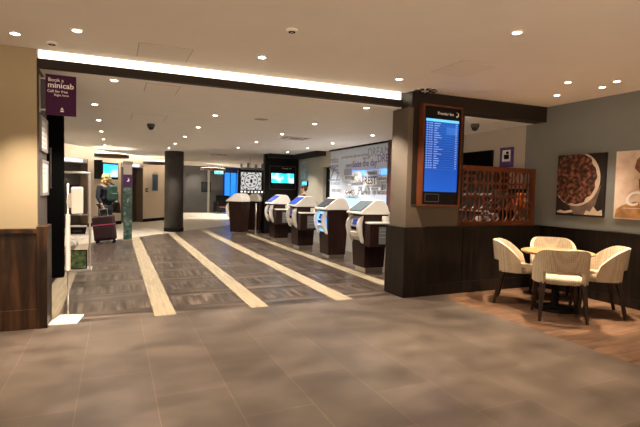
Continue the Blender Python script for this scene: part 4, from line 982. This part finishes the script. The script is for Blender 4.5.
    for (e_, w_), sgn in ((L, 1), (Rr, -1)):
        e_, w_ = V(*e_), V(*w_); hand(t, w_, (w_-e_), V(0, -1, 0)*1.0 + V(.2*sgn, 0, 0), M_SKIN, .45)
    return t
p = person((-.22, 13.25, 0), R_(28), 'blond woman in a navy jacket seen from behind, pulling a suitcase', M_BLOND, M_NAVY, M_JEANS, (((-.24, -.06, 1.13), (-.2, -.2, .93)), ((.24, .02, 1.12), (.24, .16, .96))), 1.02)
# backpack: worn, own thing
bp = thing('backpack', 'green canvas backpack worn on the woman\'s back', 'bag', (-.22, 13.25, 0), R_(28)); bp.scale = (1.02,)*3
MB().box(-.05, .19, -.27, -.135, 1.04, 1.44).build('body', M_GREENB, bp, .05, seg=3); MB().box(-.02, .16, -.31, -.265, 1.07, 1.24).build('front_pocket', M_GREENB, bp, .02)
for x in (-.02, .155): MB().tube([(x, -.14, 1.08), (x+.02, -.1, 1.2), (x+.01, .1, 1.36), (x, .03, 1.49), (x, -.13, 1.44)], .014).build('strap', M_NAVY, bp)
MB().tube([(.05, -.16, 1.44), (.06, -.17, 1.48), (.09, -.16, 1.44)], .008).build('loop', M_NAVY, bp)
hb = thing('handbag', 'dark handbag hanging at the woman\'s right side', 'bag', (-.22, 13.25, 0), R_(28)); hb.scale = (1.02,)*3
MB().loft([[(.2, -.2, .72), (.31, -.2, .72), (.31, .12, .72), (.2, .12, .72)], [(.215, -.16, 1.0), (.295, -.16, 1.0), (.295, .08, 1.0), (.215, .08, 1.0)]]).build('body', mat('handbag_brown', (.03, .014, .012), .5), hb, .02)
MB().tube([(.255, -.14, 1.0), (.27, -.1, 1.25), (.2, -.04, 1.46), (.26, .06, 1.25), (.255, .06, 1.0)], .01).build('strap', M_RUBBER, hb)
# suitcase
sc_ = thing('suitcase', 'maroon wheeled suitcase with a pink strap behind the woman', 'suitcase', (-.2, 12.72, 0), R_(-8))
TL_ = Matrix.Rotation(R_(-6), 4, 'Y')
MB().box(-.25, .25, -.14, .14, .07, .69, TL_).build('shell', M_MAROON, sc_, .04, seg=3)
MB().box(-.2, .2, -.17, -.13, .12, .42, TL_).build('front_pocket', M_MAROON, sc_, .02)
MB().box(-.255, .255, -.145, .145, .46, .49, TL_).build('strap', M_PINK, sc_)
f = MB(); 
for x in (-.09, .09): f.cyl(TL_ @ V(x, .12, .68), TL_ @ V(x, .12, .86), .009, n=8)
f.tube([TL_ @ V(-.1, .12, .86), TL_ @ V(.1, .12, .86)], .014); f.build('pull_handle', M_STEEL, sc_)
MB().tube([TL_ @ V(-.07, 0, .69), TL_ @ V(-.05, 0, .72), TL_ @ V(.05, 0, .72), TL_ @ V(.07, 0, .69)], .012).build('carry_handle', M_RUBBER, sc_)
for x in (-.19, .19):
    for y in (-.1, .1):
        c = TL_ @ V(x, y, .06); MB().cyl((c.x, c.y-.012, .035), (c.x, c.y+.012, .035), .035, n=14).build('wheel', M_RUBBER, sc_); MB().box(c.x-.015, c.x+.015, c.y-.018, c.y+.018, .04, .1).build('wheel_fork', M_RUBBER, sc_)
# staff member
person((5.2, 12.75, 0), R_(70), 'staff member with dark hair standing behind the kiosks near the black television panel', M_BROWNH, M_BLACKM, M_BLACKM, (((-.25, .06, 1.14), (-.18, .27, 1.08)), ((.25, .06, 1.14), (.18, .27, 1.08))), .935, 'short')

# -------------------------------------------------------------------- world
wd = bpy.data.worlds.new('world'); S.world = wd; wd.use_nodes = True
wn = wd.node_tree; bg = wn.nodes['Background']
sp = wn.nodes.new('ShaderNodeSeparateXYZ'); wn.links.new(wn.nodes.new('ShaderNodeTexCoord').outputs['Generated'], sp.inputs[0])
hz = ramp(wn, math_node(wn, 'ADD', math_node(wn, 'MULTIPLY', sp.outputs[2], .5), .5), [(.42, (1.0, .73, .5)), (.52, (.13, .1, .075))])  # warm glow below the horizon added to light the ceilings from below
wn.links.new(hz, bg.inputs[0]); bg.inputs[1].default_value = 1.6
S.view_settings.view_transform = 'Standard'; S.view_settings.look = 'None'; S.view_settings.gamma = 1; S.view_settings.exposure = 1.27
S.cycles.use_denoising = True; S.cycles.denoising_prefilter = 'ACCURATE'
S.cycles.max_bounces = 8; S.cycles.diffuse_bounces = 5; S.cycles.sample_clamp_indirect = 8
